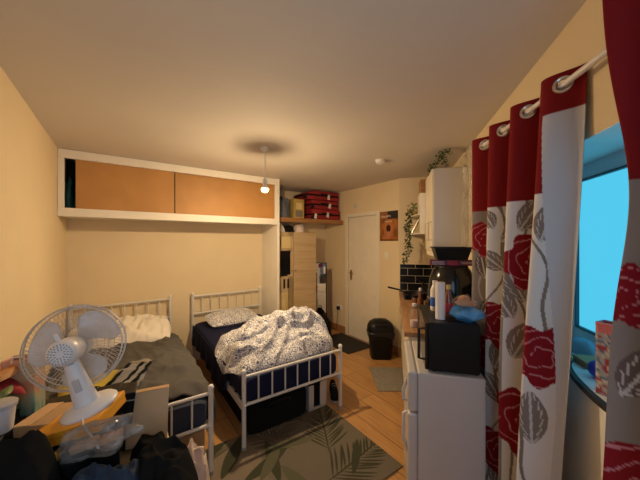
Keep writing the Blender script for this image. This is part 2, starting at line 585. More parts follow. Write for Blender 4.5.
# window
fx0, fx1 = PW + 0.215, PW + 0.275
win = MB()
win.box(fx0, W0, WZ0, fx1, W1, WZ0 + 0.10)
win.box(fx0, W0, WZ1 - 0.07, fx1, W1, WZ1)
mull = [W1 - 0.03, 0.62, W0 + 0.03]
for y in mull:
    win.box(fx0, y - 0.03, WZ0, fx1, y + 0.03, WZ1)
w1 = struct("window_1", win, "upvc", KK, bevel=0.006)
for y0, y1 in zip(mull[1:], mull[:-1]):
    g = MB()
    for (a, b, c, d) in ((y0 + .03, WZ0 + .10, y0 + .038, WZ1 - .07), (y1 - .038, WZ0 + .10, y1 - .03, WZ1 - .07),
                         (y0 + .03, WZ0 + .10, y1 - .03, WZ0 + .108), (y0 + .03, WZ1 - .078, y1 - .03, WZ1 - .07)):
        g.box(fx0 - 0.004, a, b, fx0 + 0.02, c, d)
    struct("gasket", g, "gasket", parent=w1)
    struct("pane", MB().box(fx0 + 0.012, y0 + .03, WZ0 + .10, fx0 + 0.02, y1 - .03, WZ1 - .07), "pane", parent=w1)
# sill with a rounded black edged board
sp = [(PW + 0.21, W1 - 0.01), (PW + 0.21, W0), (PW - 0.03, W0), (PW - 0.03, 1.0)]
for i in range(1, 13):
    t = i / 12 * PI / 2
    sp.append((PW - 0.03 + 0.13 * (1 - math.cos(t)), 1.0 + 0.42 * math.sin(t)))
sp.append((PW + 0.12, W1 - 0.01))
sill = struct("trim_2", MB().prism(sp[::-1], WZ0 + 0.001, WZ0 + 0.022), "reveal", KK, bevel=0.003)
edge = [(x - 0.004, y, WZ0 + 0.011) for x, y in sp[2:-1]]
struct("edging", MB().tube(edge, 0.013, 8), "black_edge", parent=sill)

struct("painted_daylight", MB().box(PW - 0.004, 0.95, 0.0, PW - 0.0005, W1 + 0.02, WZ0), "reveal", KK)  # white panel added to paint daylight onto the wall below the sill
# skirting
struct("baseboard_left", MB().box(WL, -1.0, 0, WL + 0.016, NF, 0.11), "trim", AA, bevel=0.004)
struct("baseboard_far", MB().box(WL + 0.016, NF - 0.016, 0, PB, NF, 0.11), "trim", AA, bevel=0.004)
mb = MB()
mb.box(BD - 0.016, D1 + 0.06, 0, BD, ND, 0.12)
mb.box(BD - 0.016, 2.52, 0, BD, D0 - 0.06, 0.12)
struct("baseboard_door", mb, "shelfwood", AA, bevel=0.004)
struct("baseboard_kitchen", MB().box(0.095, RE - 0.016, 0, 0.12, RE, 0.12), "shelfwood", KK, bevel=0.004)

# door
mb = MB()
mb.box(BD - 0.018, D0 - 0.06, 0, BD + 0.06, D0, DH + 0.06)
mb.box(BD - 0.018, D1, 0, BD + 0.06, D1 + 0.06, DH + 0.06)
mb.box(BD - 0.018, D0, DH, BD + 0.06, D1, DH + 0.06)
door = struct("door_1", mb, "trim", AA, bevel=0.006)
leaf = struct("door_leaf", MB().box(BD + 0.012, D0 + 0.003, 0.008, BD + 0.052, D1 - 0.003, DH - 0.003), "trim", parent=door, bevel=0.003)
mb = MB()
mb.box(BD + 0.004, D1 - 0.085, 0.93, BD + 0.012, D1 - 0.045, 1.09)
mb.tube([(BD + 0.008, D1 - 0.065, 1.05), (BD - 0.035, D1 - 0.065, 1.05), (BD - 0.042, D1 - 0.085, 1.05), (BD - 0.042, D1 - 0.165, 1.048)], 0.008, 10)
struct("door_handle", mb, "brass", parent=leaf)
mb = MB()
for z in (0.22, 1.0, 1.75):
    mb.cyl((BD + 0.006, D0 + 0.001, z - 0.04), (BD + 0.006, D0 + 0.001, z + 0.04), 0.006)
struct("hinge", mb, "brass", parent=leaf)

# splash-back tiles
solo("tile_splashback", MB().box(0.104, RE - 0.010, 0.90, PW - 0.008, RE - 0.0005, 1.25), "tile_end",
     "black brick-bond tiles on the end wall under the trailing plant", "tiles", KK, (0.30, RE - 0.0005, 0.90))
solo("tile_splashback", MB().box(PW - 0.008, 2.05, 0.90, PW - 0.0005, RE - 0.010, 1.25), "tile_side",
     "black tiles on the long kitchen wall behind the air fryer", "tiles", KK, (PW - 0.0005, 3.0, 0.90))

# ------------------------------------------------------------------ overhead cupboard above the beds
t = Thing("overhead_cupboard", "long white cupboard under the ceiling with two brown sliding doors", "cupboard", AA, (0.6, 3.7, 1.785))
mb = MB()
mb.box(WL + 0.002, 3.455, 1.785, PB - 0.002, 3.48, 1.865)
mb.box(WL + 0.002, 3.48, 1.80, PB - 0.002, NF - 0.002, 1.845)
t.part("shelf_board", mb, "whitewood", bevel=0.003)
t.part("top_rail", MB().box(WL + 0.002, 3.46, 2.325, PB - 0.002, 3.485, CEIL - 0.004), "whitewood", bevel=0.003)
t.part("stile", MB().box(WL + 0.002, 3.46, 1.866, -0.445, 3.50, 2.324), "whitewood", bevel=0.003)
t.part("stile", MB().box(1.685, 3.46, 1.866, PB - 0.002, 3.50, 2.324), "whitewood", bevel=0.003)
t.part("sliding_door", MB().box(-0.367, 3.488, 1.867, 0.47, 3.494, 2.33), "hardboard")
t.part("sliding_door", MB().box(0.44, 3.512, 1.867, 1.69, 3.518, 2.33), "hardboard")
t.part("seam_shade", MB().box(0.466, 3.484, 1.867, 0.474, 3.510, 2.33), "dark")  # dark strip stands in for the shadow line between the doors
t.part("track", MB().box(WL + 0.004, 3.486, 1.866, 1.684, 3.524, 1.870), "shelfwood")
t.part("painted_inner_shade", MB().box(WL + 0.004, 3.94, 1.85, 1.68, 3.95, 2.40), "dark")  # near-black sheet paints in the shade inside the cupboard

def heap(mb, cx, cy, rx, ry, z0, h, rot=0.0, seed=0.0, fold=0.35, fs=9.0, p=2.2, wob=0.22, n=72, k=22, mi=0, stretch=(1, 1)):
    """a lump of crumpled cloth: domed, with ridged folds, closed underneath"""
    ca, sa = math.cos(rot), math.sin(rot)
    vs, fs_ = [], []
    for i in range(k + 1):
        rho = i / k
        for j in range(n):
            a = 2 * PI * j / n
            w = 1 + wob * (nz(math.cos(a) * 1.6 + seed, math.sin(a) * 1.6, seed) * 1.6)
            x, y = rx * rho * w * math.cos(a), ry * rho * w * math.sin(a)
            base = max(0.0, 1 - rho ** p) ** 0.62
            q = nz(x * fs * stretch[0] + seed, y * fs * stretch[1] - seed, seed * 1.7)
            q2 = nz(x * fs * 2.3 * stretch[0] - seed, y * fs * 2.3 * stretch[1], seed * 0.7)
            rg = (1 - min(1, abs(q) * 3.2)) * 0.7 + (1 - min(1, abs(q2) * 3.0)) * 0.3
            lump = nz(x * fs * 0.4 + seed * 3, y * fs * 0.4, 5.0)
            z = z0 + 0.002 + h * base * (0.72 + 0.35 * lump + fold * (rg - 0.3))
            if i == k:
                z = z0 + 0.001
            vs.append((cx + ca * x - sa * y, cy + sa * x + ca * y, z))
    for i in range(k):
        for j in range(n):
            if i == 0:
                continue
            fs_.append((i * n + j, (i + 1) * n + j, (i + 1) * n + (j + 1) % n, i * n + (j + 1) % n))
    fs_.append(tuple(range(n, 2 * n)))
    o = k * n
    fs_.append(tuple(range(o, o + n))[::-1])
    mb.add(vs, fs_, mi)
    return mb


mb = heap(MB(), -0.43, 3.72, 0.045, 0.15, 1.846, 0.34, seed=3.1, p=5, n=40, k=12)
solo("folded_blanket", mb, "teal", "teal blanket bundled in the dark gap at the cupboard's end", "blanket", AA, (-0.43, 3.72, 1.846))

# ------------------------------------------------------------------ beds
def make_bed(b0, b1, n0, n1, label, group):
    t = Thing("metal_bed", label, "bed", AA, ((b0 + b1) / 2, (n0 + n1) / 2, 0), group)
    hz, fz = 0.87, 0.575
    for (b, n, z) in ((b0, n0, fz), (b1, n0, fz), (b0, n1, hz), (b1, n1, hz)):
        p = t.part("post", MB().cyl((b, n, 0.012), (b, n, z), 0.0165, n=18), "bedmetal")
        t.part("finial", MB().lathe([(0.0, 0.026), (0.012, 0.023), (0.019, 0.012), (0.019, 0.0), (0.0165, -0.004)][::-1], (b, n, z)), "fanwhite", p)
        t.part("foot_cap", MB().lathe([(0.020, 0.0), (0.020, 0.014), (0.017, 0.03)], (b, n, 0)), "greyplastic", p)
    def board(name, n, z0, z1, cnt):
        c = t.part(name, MB().cyl((b0, n, z1), (b1, n, z1), 0.0115, n=14).cyl((b0, n, z0), (b1, n, z0), 0.0115, n=14), "bedmetal")
        for i in range(cnt):
            b = b0 + (b1 - b0) * (i + 1) / (cnt + 1)
            t.part("spindle", MB().cyl((b, n, z0), (b, n, z1), 0.0065, n=10), "bedmetal", c)
        for b, s in ((b0, 1), (b1, -1)):
            for z in (z0, z1):
                t.part("bolt", MB().ball((b + s * 0.004, n - 0.017, z), 0.007, n=10), "fanwhite", c)
    board("headboard", n1, 0.62, 0.845, 7)
    board("footboard", n0, 0.335, 0.545, 7)
    for b in (b0 + 0.008, b1 - 0.008):
        t.part("side_rail", MB().box(b - 0.01, n0, 0.275, b + 0.01, n1, 0.318), "bedmetal", bevel=0.003)
    s = MB()
    for i in range(14):
        n = n0 + 0.08 + (n1 - n0 - 0.16) * i / 13
        s.box(b0 + 0.018, n - 0.03, 0.300, b1 - 0.018, n + 0.03, 0.317)
    t.part("slat_base", s, "ivorywood")
    t.part("middle_leg", MB().cyl(((b0 + b1) / 2, (n0 + n1) / 2, 0), ((b0 + b1) / 2, (n0 + n1) / 2, 0.30), 0.012), "bedmetal")
    return t


LB = (-0.455, 0.478, 1.95, 3.92)
RB = (0.735, 1.655, 2.035, 3.92)
make_bed(*LB, "white metal single bed along the left wall, with grey bedding", "white metal single beds")
make_bed(*RB, "white metal single bed by the wardrobe, with navy bedding", "white metal single beds")


def mattress(mb, b0, b1, n0, n1, z0, z1, r=0.05, seed=0.0, amp=0.006, nu=40, nv=70, mi=0):
    """rounded slab with a slightly uneven top"""
    def f(u, v):
        # u wraps round the cross-section, v runs along the length
        a = 2 * PI * u
        c, s = math.cos(a), math.sin(a)
        e = 0.28
        x = math.copysign(abs(c) ** e, c); z = math.copysign(abs(s) ** e, s)
        w = 1.0
        if v < 0.02: w = 0.94 + 0.06 * v / 0.02
        if v > 0.98: w = 0.94 + 0.06 * (1 - v) / 0.02
        X = (b0 + b1) / 2 + x * (b1 - b0) / 2 * w
        Y = n0 + (n1 - n0) * v
        Z = (z0 + z1) / 2 + z * (z1 - z0) / 2 * w + (amp * nz(X * 5 + seed, Y * 5, seed) if z > 0 else 0)
        return (X, Y, Z)
    o = len(mb.v)
    mb.grid(f, nu, nv, mi)
    mb.f.append([o + i for i in range(nu)][::-1]); mb.m.append(mi)
    mb.f.append([o + nv * (nu + 1) + i for i in range(nu)]); mb.m.append(mi)
    return mb


solo("mattress", mattress(MB(), RB[0] + 0.004, RB[1] - 0.004, RB[2] + 0.022, RB[3] - 0.022, 0.319, 0.515, seed=2), "navy",
     "mattress under a navy fitted sheet on the bed by the wardrobe", "mattress", AA, (1.2, 3.0, 0.347))
def drop(u, v):
    n = 2.42 + 1.46 * u
    low = 0.27 - 0.07 * (0.5 + 0.5 * math.sin(u * 5.0 + 1)) + 0.09 * max(0, 1 - u / 0.12)
    z = 0.49 + (low - 0.49) * v
    return (RB[0] - 0.006 - 0.012 * v + 0.008 * v * math.sin(u * 38) + 0.01 * v * nz(u * 9, v * 3), n, z)
navy_mattress = [o for o in COL.objects if o.name == "mattress"][0]
link("sheet_overhang", MB().grid(drop, 80, 12), "navy", navy_mattress, (1.2, 3.0, 0.347), solid=0.004)
solo("mattress", mattress(MB(), LB[0] + 0.004, LB[1] - 0.004, LB[2] + 0.022, LB[3] - 0.022, 0.319, 0.50, seed=5), "darkmatt",
     "dark blue mattress on the bed along the left wall", "mattress", AA, (0, 3.0, 0.347))


def pillow(mb, cx, cy, cz, w, d, h, rot=0.0, seed=0.0, tilt=0.0, wr=0.010, mi=0, n=36):
    M4 = Matrix.Translation((cx, cy, cz)) @ Matrix.Rotation(rot, 4, "Z") @ Matrix.Rotation(tilt, 4, "X")
    for side in (1, -1):
        def f(u, v, side=side):
            x, y = (u - .5) * 2, (v - .5) * 2
            e = max(0.0, (1 - abs(x) ** 2.6) * (1 - abs(y) ** 2.6)) ** 0.5
            px = x * w / 2 * (1 - 0.07 * y * y); py = y * d / 2 * (1 - 0.07 * x * x)
            z = side * h / 2 * e
            if side > 0:
                z += wr * e * (nz(px * 9 + seed, py * 9, seed) + 0.6 * (1 - 3 * abs(nz(px * 14 - seed, py * 7, seed))))
            return tuple(M4 @ Vector((px, py, z)))
        g = MB().grid(f, n, n)
        if side < 0:
            g.f = [x[::-1] for x in g.f]
        mb.add(g.v, g.f, mi)
    return mb


solo("pillow", pillow(MB(), 1.16, 3.64, 0.575, 0.64, 0.40, 0.14, rot=0.06, seed=1.3, tilt=R(9)), "damask",
     "white pillow with a navy print at the head of the navy bed", "pillow", AA, (1.16, 3.64, 0.51))

# --- bunched printed duvet on the navy bed
def duvet(u, v):
    """a long bunched roll: u along it (near-left end to far-right end), v round it from the front foot to the back"""
    a = (u - 0.5) * 2; c = (v - 0.5) * 2
    b = 0.715 + 0.965 * u
    back = 2.93 + 0.02 * math.sin(u * 9) - 0.12 * u * u
    front = 2.085
    k = max(0.0, 1 - abs(a) ** (6 if a < 0 else 11)) ** 0.5
    mid = 2.52
    n = mid + (c * (back - mid) if c > 0 else c * (mid - front)) * (0.35 + 0.65 * k)
    hh = 0.115 + 0.195 * min(1, max(0, (u - 0.02) / 0.55)) ** 1.1
    prof = max(0.0, 1 - abs(c) ** (2.2 if c > 0 else 2.6)) ** 0.55
    x, y = b, n
    f0 = 1 - min(1, abs(nz(x * 2.6 + y * 1.2 + 5, y * 3.4 - x, 2.0)) * 3.0)
    f1 = 1 - min(1, abs(nz(x * 5.2 + y * 2 + 3, y * 6.5, 1.0)) * 3.2)
    f2 = 1 - min(1, abs(nz(x * 11 + 1, y * 12.5 + x * 5, 4.0)) * 3.0)
    lump = nz(x * 3.0, y * 3.0, 9.0)
    z = 0.512 + hh * prof * k * (0.95 + 0.22 * lump) + prof * k * (0.06 * f0 + 0.045 * f1 + 0.016 * f2 - 0.045)
    over = max(0.0, 0.80 - b)
    z -= over * 1.3 * (0.3 + 0.7 * max(0, 1 - c * c))
    return (b + 0.02 * nz(y * 6, z * 5, 3), n + 0.025 * nz(x * 5, z * 4, 7) - (0.05 * (f1 - .4) + 0.04 * (f0 - .4)) * prof * k * (1 if c < 0 else -0.5), z)
mb = MB().grid(duvet, 150, 120)
solo("duvet", mb, "damask", "white duvet with a navy print bunched up across the foot of the bed", "duvet", AA, (1.2, 2.6, 0.51), solid=0.02)

# --- grey duvet spread over the left bed
def grey(u, v):
    n = 2.02 + (3.55 - 2.02) * v
    s = u * 1.18                                    # arc length over the bed, from the wall side outward
    wid = 0.915
    if s < wid:
        b = -0.44 + s; z = 0.515
        k = max(0.0, (s - wid + 0.12) / 0.12); z -= 0.035 * k * k
    else:
        q = s - wid
        b = -0.44 + wid + 0.02 + 0.045 * math.sin(min(1, q / 0.25) * PI) * (0.6 + 0.5 * nz(n * 6, 1, 2)); z = 0.48 - q * 0.95
    front = max(0.0, (2.14 - n) / 0.12)
    f1 = 1 - min(1, abs(nz(b * 4.5 + n * 2.5, n * 3.2 - b * 2, 2.0)) * 3.4)
    f2 = 1 - min(1, abs(nz(b * 9, n * 6 + b * 6, 6.0)) * 3.0)
    puff = math.exp(-((b - 0.25) ** 2 / 0.06 + (n - 2.45) ** 2 / 0.16))
    top = 1.0 if s < wid else max(0.2, 1 - (s - wid) / 0.2)
    z += top * (0.085 * puff + 0.028 * f1 + 0.012 * f2 + 0.01) - 0.028 * front * front
    if v > 0.97:
        z -= 0.012
    return (b + 0.015 * nz(n * 5, z * 6, 1), n + 0.02 * nz(b * 6, 3, z * 3), z)
mb = MB().grid(grey, 90, 110)
solo("duvet", mb, "greycloth", "dark grey duvet spread flat over the bed along the left wall", "duvet", AA, (0, 2.8, 0.5), solid=0.014)
mb = pillow(MB(), -0.01, 3.60, 0.60, 0.90, 0.56, 0.17, rot=-0.03, seed=4.3, tilt=R(14), wr=0.045, n=80)
solo("pillow", mb, "whitecloth", "crumpled plain white pillow at the head of the grey bed", "pillow", AA, (-0.02, 3.64, 0.52))

# clothes lying on the left bed
def strip(path, w, t, fn=None):
    pass

cl = Thing("folded_jacket", "grey jacket with dark stripes lying folded on the grey duvet", "clothing", AA, (0.0, 2.4, 0.585))
def cloth_slab(mb, cx, cy, z, w, d, h, rot, seed, mi=0, n=30, sag=0.0):
    ca, sa = math.cos(rot), math.sin(rot)
    def f(u, v, bot=False):
        x, y = (u - .5) * w, (v - .5) * d
        e = max(0.0, (1 - abs(2 * u - 1) ** 6) * (1 - abs(2 * v - 1) ** 6)) ** 0.5
        zz = z + (h * e * (0.8 + 0.5 * nz(x * 12 + seed, y * 12, seed)) if not bot else 0) + sag * x
        x += 0.02 * nz(y * 14, seed, 0); y += 0.02 * nz(x * 14, seed, 4)
        return (cx + ca * x - sa * y, cy + sa * x + ca * y, zz)
    mb.grid(lambda u, v: f(u, v), n, n, mi)
    g = MB().grid(lambda u, v: f(u, v, True), n, n)
    mb.add(g.v, [q[::-1] for q in g.f], mi)
    return mb
cl.part("body", cloth_slab(MB(), 0.03, 2.36, 0.600, 0.20, 0.40, 0.05, R(-22), 2.0), "bag_stripe")
st = MB()
for k in (-0.055, 0.03, 0.085):
    q = MB(); cloth_slab(q, 0, 0, 0, 0.018, 0.40, 0.02, 0, 5.0 + k, n=14)
    ca, sa = math.cos(R(-22)), math.sin(R(-22))
    st.add([(0.03 + ca * (x + k) - sa * y, 2.36 + sa * (x + k) + ca * y, 0.635 + zz) for x, y, zz in q.v], q.f)
cl.part("stripe", st, "blackfab")
cl.part("collar", cloth_slab(MB(), 0.10, 2.55, 0.605, 0.17, 0.07, 0.05, R(-22), 3.4), "greymat")
solo("jumper", cloth_slab(MB(), -0.16, 2.42, 0.575, 0.36, 0.26, 0.05, R(15), 7.7), "yellow",
     "mustard yellow top lying on the grey duvet behind the fan", "clothing", AA, (-0.16, 2.42, 0.575))
t = Thing("folded_shirt", "black shirt with white flecks lying in front of the mustard top", "clothing", AA, (-0.1, 2.2, 0.58))
t.part("body", cloth_slab(MB(), -0.12, 2.19, 0.575, 0.40, 0.24, 0.06, R(-8), 9.1), "blackfab")
k = MB()
for i in range(16):
    x, y = -0.12 + random.uniform(-.17, .17), 2.19 + random.uniform(-.1, .1)
    cloth_slab(k, x, y, 0.612, random.uniform(.02, .05), random.uniform(.012, .03), 0.02, random.uniform(0, 3), i * 1.3, n=6)
t.part("print_patch", k, "whitecloth")

# ------------------------------------------------------------------ alcove: wardrobe, shelf, cases
WB0, WB1, WN0, WN1, WZ = 1.755, 2.53, 3.72, 4.18, 1.70
t = Thing("wardrobe", "tall pale oak wardrobe with a narrow glazed column, in the alcove", "wardrobe", AA, (2.14, 3.95, 0))
SPL = 2.115
mb = MB()
mb.box(WB0, WN0 + 0.02, 0, WB0 + 0.018, WN1, WZ)
mb.box(WB1 - 0.018, WN0 + 0.02, 0, WB1, WN1, WZ)
mb.box(SPL - 0.009, WN0 + 0.02, 0, SPL + 0.009, WN1, WZ - 0.018)
mb.box(WB0 + 0.018, WN1 - 0.012, 0.02, WB1 - 0.018, WN1, WZ - 0.018)
for z in (0.06, 0.42, 0.62, 1.02, 1.30):
    mb.box(WB0 + 0.018, WN0 + 0.03, z, SPL - 0.009, WN1 - 0.012, z + 0.018)
mb.box(WB0, WN0 + 0.02, WZ - 0.018, WB1, WN1, WZ)
t.part("carcass", mb, "oak", bevel=0.002)
t.part("plinth", MB().box(WB0 + 0.02, WN0 + 0.03, 0, WB1 - 0.02, WN0 + 0.045, 0.06), "oak")
d = t.part("door", MB().box(SPL + 0.004, WN0, 0.065, WB1 - 0.002, WN0 + 0.019, WZ - 0.004), "oakrow", bevel=0.002)
t.part("knob", MB().ball((SPL + 0.035, WN0 - 0.012, 1.12), 0.013), "brass", d)
mb = MB()                                             # glazed frame of the narrow column
mb.box(1.76, WN0, 1.63, SPL - 0.004, WN0 + 0.019, WZ - 0.004)
mb.box(1.76, WN0, 1.41, SPL - 0.004, WN0 + 0.019, 1.46)
mb.box(1.76, WN0, 0.80, SPL - 0.004, WN0 + 0.019, 1.03)
for b in (1.76, SPL - 0.10):
    mb.box(b, WN0, 0.55, b + (0.13 if b < 1.8 else 0.096), WN0 + 0.019, WZ - 0.004)
d2 = t.part("glazed_door", mb, "oak", bevel=0.002)
t.part("cream_panel", MB().box(1.90, WN0 - 0.0015, 1.46, SPL - 0.055, WN0 + 0.001, 1.63), "goldpale", d2)
t.part("dark_glass", MB().box(1.90, WN0 - 0.0015, 1.06, SPL - 0.055, WN0 + 0.001, 1.42), "blackgloss", d2)
t.part("knob", MB().ball((SPL - 0.03, WN0 - 0.012, 1.12), 0.013), "brass", d2)
for b0_, b1_ in ((1.79, 1.985), (1.99, SPL - 0.005)):
    dd = t.part("door", MB().box(b0_, WN0, 0.44, b1_, WN0 + 0.018, 0.80), "goldpale", bevel=0.002)
    bb = (b1_ - 0.03) if b0_ < 1.8 else (b0_ + 0.03)
    t.part("handle", MB().box(bb - 0.014, WN0 - 0.012, 0.86, bb + 0.014, WN0, 1.0), "blackmetal", dd, bevel=0.003)

t = Thing("alcove_shelf", "brown edged shelf spanning the alcove above the wardrobe", "shelf", AA, (2.4, 3.95, 1.88))
t.part("board", MB().box(PB + 0.036, 3.715, 1.894, BD - 0.001, ND - 0.001, 1.912), "whitewood")
t.part("front_edge", MB().box(PB + 0.036, 3.69, 1.850, BD - 0.001, 3.714, 1.914), "shelfwood", bevel=0.002)
SZ = 1.914

def suitcase(b0, b1, n0, n1, z0, z1, label, taper=0.0, tags=()):
    t = Thing("suitcase", label, "suitcase", AA, ((b0 + b1) / 2, (n0 + n1) / 2, z0), "red suitcases on the alcove shelf")
    zm = z0 + (z1 - z0) * 0.5
    def sh(za, zb, g=0.0):
        tp = taper if za > z0 + 0.01 or g else 0
        return MB().hexa([(b0 + g - (taper), n0 + g, za), (b1 - g, n0 + g, za), (b1 - g, n1 - g, za), (b0 + g - taper, n1 - g, za)],
                         [(b0 + g - taper * 0.6 + taper * .9 * (zb > z1 - .01), n0 + g, zb), (b1 - g, n0 + g, zb), (b1 - g, n1 - g, zb),
                          (b0 + g - taper * 0.6 + taper * .9 * (zb > z1 - .01), n1 - g, zb)])
    t.part("shell", sh(z0 + 0.002, zm - 0.007), "red", bevel=0.02, seg=3)
    t.part("lid", sh(zm + 0.007, z1), "red", bevel=0.02, seg=3)
    t.part("zip_band", sh(zm - 0.012, zm + 0.012, 0.006), "blackfab")
    m = (b0 + b1) / 2
    t.part("handle", MB().tube([(m - 0.09, n0 + 0.004, zm + 0.02), (m - 0.08, n0 - 0.025, zm + 0.02), (m + 0.08, n0 - 0.025, zm + 0.02), (m + 0.09, n0 + 0.004, zm + 0.02)], 0.010, 8), "blackplastic")
    t.part("corner_guard", MB().box(b0 - taper + 0.0, n0 - 0.004, z0 + 0.004, b0 - taper + 0.05, n0 + 0.05, z0 + (z1 - z0) * 0.4), "blackplastic", bevel=0.01)
    for (b, dz) in tags:
        g = MB().hexa([(b, n0 - 0.034, zm - 0.05 + dz), (b + 0.05, n0 - 0.034, zm - 0.06 + dz), (b + 0.05, n0 - 0.030, zm - 0.06 + dz), (b, n0 - 0.030, zm - 0.05 + dz)],
                      [(b + 0.02, n0 - 0.034, zm + 0.03 + dz), (b + 0.06, n0 - 0.034, zm + 0.02 + dz), (b + 0.06, n0 - 0.030, zm + 0.02 + dz), (b + 0.02, n0 - 0.030, zm + 0.03 + dz)])
        t.part("luggage_tag", g, "whitecloth")
    return t

suitcase(2.47, 3.04, 3.74, 4.16, SZ, SZ + 0.17, "bottom red suitcase of the stack on the alcove shelf", tags=((2.48, -0.02), (2.72, 0.01)))
suitcase(2.47, 3.01, 3.75, 4.15, SZ + 0.171, SZ + 0.320, "middle red suitcase of the stack on the alcove shelf", tags=((2.77, 0.0),))
suitcase(2.46, 3.01, 3.74, 4.14, SZ + 0.321, SZ + 0.470, "top red suitcase of the stack, soft and tapered, touching the ceiling", taper=0.14, tags=((2.74, -0.01),))
mb = heap(MB(), 2.00, 3.90, 0.12, 0.13, SZ, 0.40, seed=8.2, p=4, n=48, k=18)
solo("fabric_bag", mb, "greyblue", "grey blue fabric bag slumped at the left end of the alcove shelf", "bag", AA, (1.92, 3.93, SZ))
t = Thing("gift_box", "gold box with a pale panel standing between the bag and the suitcases", "box", AA, (2.16, 3.85, SZ))
t.part("body", MB().box(2.165, 3.80, SZ + 0.001, 2.355, 3.92, SZ + 0.31), "gold", bevel=0.004)
t.part("label_panel", MB().box(2.205, 3.798, SZ + 0.15, 2.315, 3.80, SZ + 0.25), "goldpale")
t.part("picture_panel", MB().box(2.195, 3.798, SZ + 0.03, 2.325, 3.80, SZ + 0.13), "greymat")
solo("folded_cloth", heap(MB(), 1.91, 3.83, 0.085, 0.10, WZ, 0.17, seed=1.1, n=40, k=14), "whitecloth",
     "white cloth bundled on the wardrobe top, beside the partition", "cloth", AA, (1.93, 3.86, WZ))
solo("folded_cloth", heap(MB(), 2.08, 3.86, 0.11, 0.10, WZ, 0.16, seed=2.6, n=40, k=14), "blackfab",
     "black cloth bundled on the wardrobe top between two white ones", "cloth", AA, (2.10, 3.86, WZ))
solo("folded_cloth", heap(MB(), 2.27, 3.83, 0.10, 0.10, WZ, 0.18, seed=3.9, n=40, k=14), "pinkwhite",
     "pale pinkish cloth bundled on the right of the wardrobe top", "cloth", AA, (2.30, 3.85, WZ))

# leaning mirror in the corner
mw, mh = 0.105, 1.21
mc, ma = (0.015, 4.615), R(5.0)
t = Thing("standing_mirror", "tall black framed mirror standing between the wardrobe and the door", "mirror", 0, (mc[0], mc[1], 0), rot=(R(-4.2), 0, ma))
def loc(mb):
    mb.v = [(x + mc[0], y + mc[1], z) for x, y, z in mb.v]
    return mb
t.part("glass", loc(MB().box(-mw + 0.012, -0.002, 0.03, mw - 0.012, 0.006, mh - 0.014)), "mirror")
mb = MB()
mb.box(-mw, -0.012, 0.012, -mw + 0.014, 0.012, mh); mb.box(mw - 0.016, -0.012, 0.012, mw, 0.012, mh)
mb.box(-mw, -0.012, 0.012, mw, 0.012, 0.03); mb.box(-mw, -0.012, mh - 0.014, mw, 0.012, mh)
t.part("frame", loc(mb), "blackmetal", bevel=0.002)
t.part("stand_leg", loc(MB().tube([(0, 0.014, 1.0), (0, 0.11, 0.012)], 0.008)), "blackmetal")

# black rucksack on the floor by the mirror
t = Thing("rucksack", "black rucksack standing on the floor in front of the mirror", "bag", AA, (2.52, 3.32, 0))
t.part("body", MB().ball((2.50, 3.45, 0.22), 0.22, (0.45, 0.42, 0.99), n=24, bump=0.12, seed=4), "blackfab")
t.part("pocket", MB().ball((2.47, 3.37, 0.15), 0.12, (0.62, 0.4, 0.9), n=18), "blackfab")
t.part("strap", MB().tube([(2.44, 3.36, 0.36), (2.42, 3.33, 0.28), (2.43, 3.32, 0.18), (2.45, 3.35, 0.1)], 0.012, 8), "blackplastic")
t.part("handle", MB().tube([(2.47, 3.45, 0.42), (2.48, 3.45, 0.47), (2.52, 3.45, 0.47), (2.53, 3.45, 0.42)], 0.008, 8), "blackplastic")

# socket with plug on the door wall
t = Thing("wall_socket", "small socket with a black plug low on the wall beside the door", "socket", AA, (BD, 3.78, 0.42))
t.part("plate", MB().box(BD - 0.010, 3.72, 0.38, BD - 0.0005, 3.86, 0.46), "fanwhite", bevel=0.002)
t.part("plug", MB().box(BD - 0.055, 3.765, 0.385, BD - 0.010, 3.815, 0.445), "blackplastic", bevel=0.008)
t.part("cord", MB().tube([(BD - 0.045, 3.79, 0.39), (BD - 0.05, 3.80, 0.2), (BD - 0.03, 3.84, 0.05), (BD - 0.04, 3.95, 0.01)], 0.004, 6), "blackplastic")

# ------------------------------------------------------------------ door wall bits
def plate(name, n, z, w, h, label, cat, rocker=True):
    t = Thing(name, label, cat, AA, (BD, n, z - h / 2))
    t.part("plate", MB().box(BD - 0.012, n - w / 2, z - h / 2, BD - 0.0005, n + w / 2, z + h / 2), "trim", bevel=0.002)
    if rocker:
        t.part("rocker", MB().box(BD - 0.018, n - 0.013, z - 0.02, BD - 0.012, n + 0.013, z + 0.02), "trim", bevel=0.002)
    else:
        g = MB()
        for i in range(5):
            g.box(BD - 0.014, n - w * .36, z - h * .34 + i * h * .17 - .003, BD - 0.012, n + w * .36, z - h * .34 + i * h * .17 + .003)
        t.part("grille", g, "greyplastic")
plate("light_switch", 2.72, 1.36, 0.085, 0.085, "cream light switch on the wall below the poster", "switch")
plate("wall_vent", 3.38, 2.13, 0.09, 0.09, "small cream box high on the wall above the door", "vent", False)

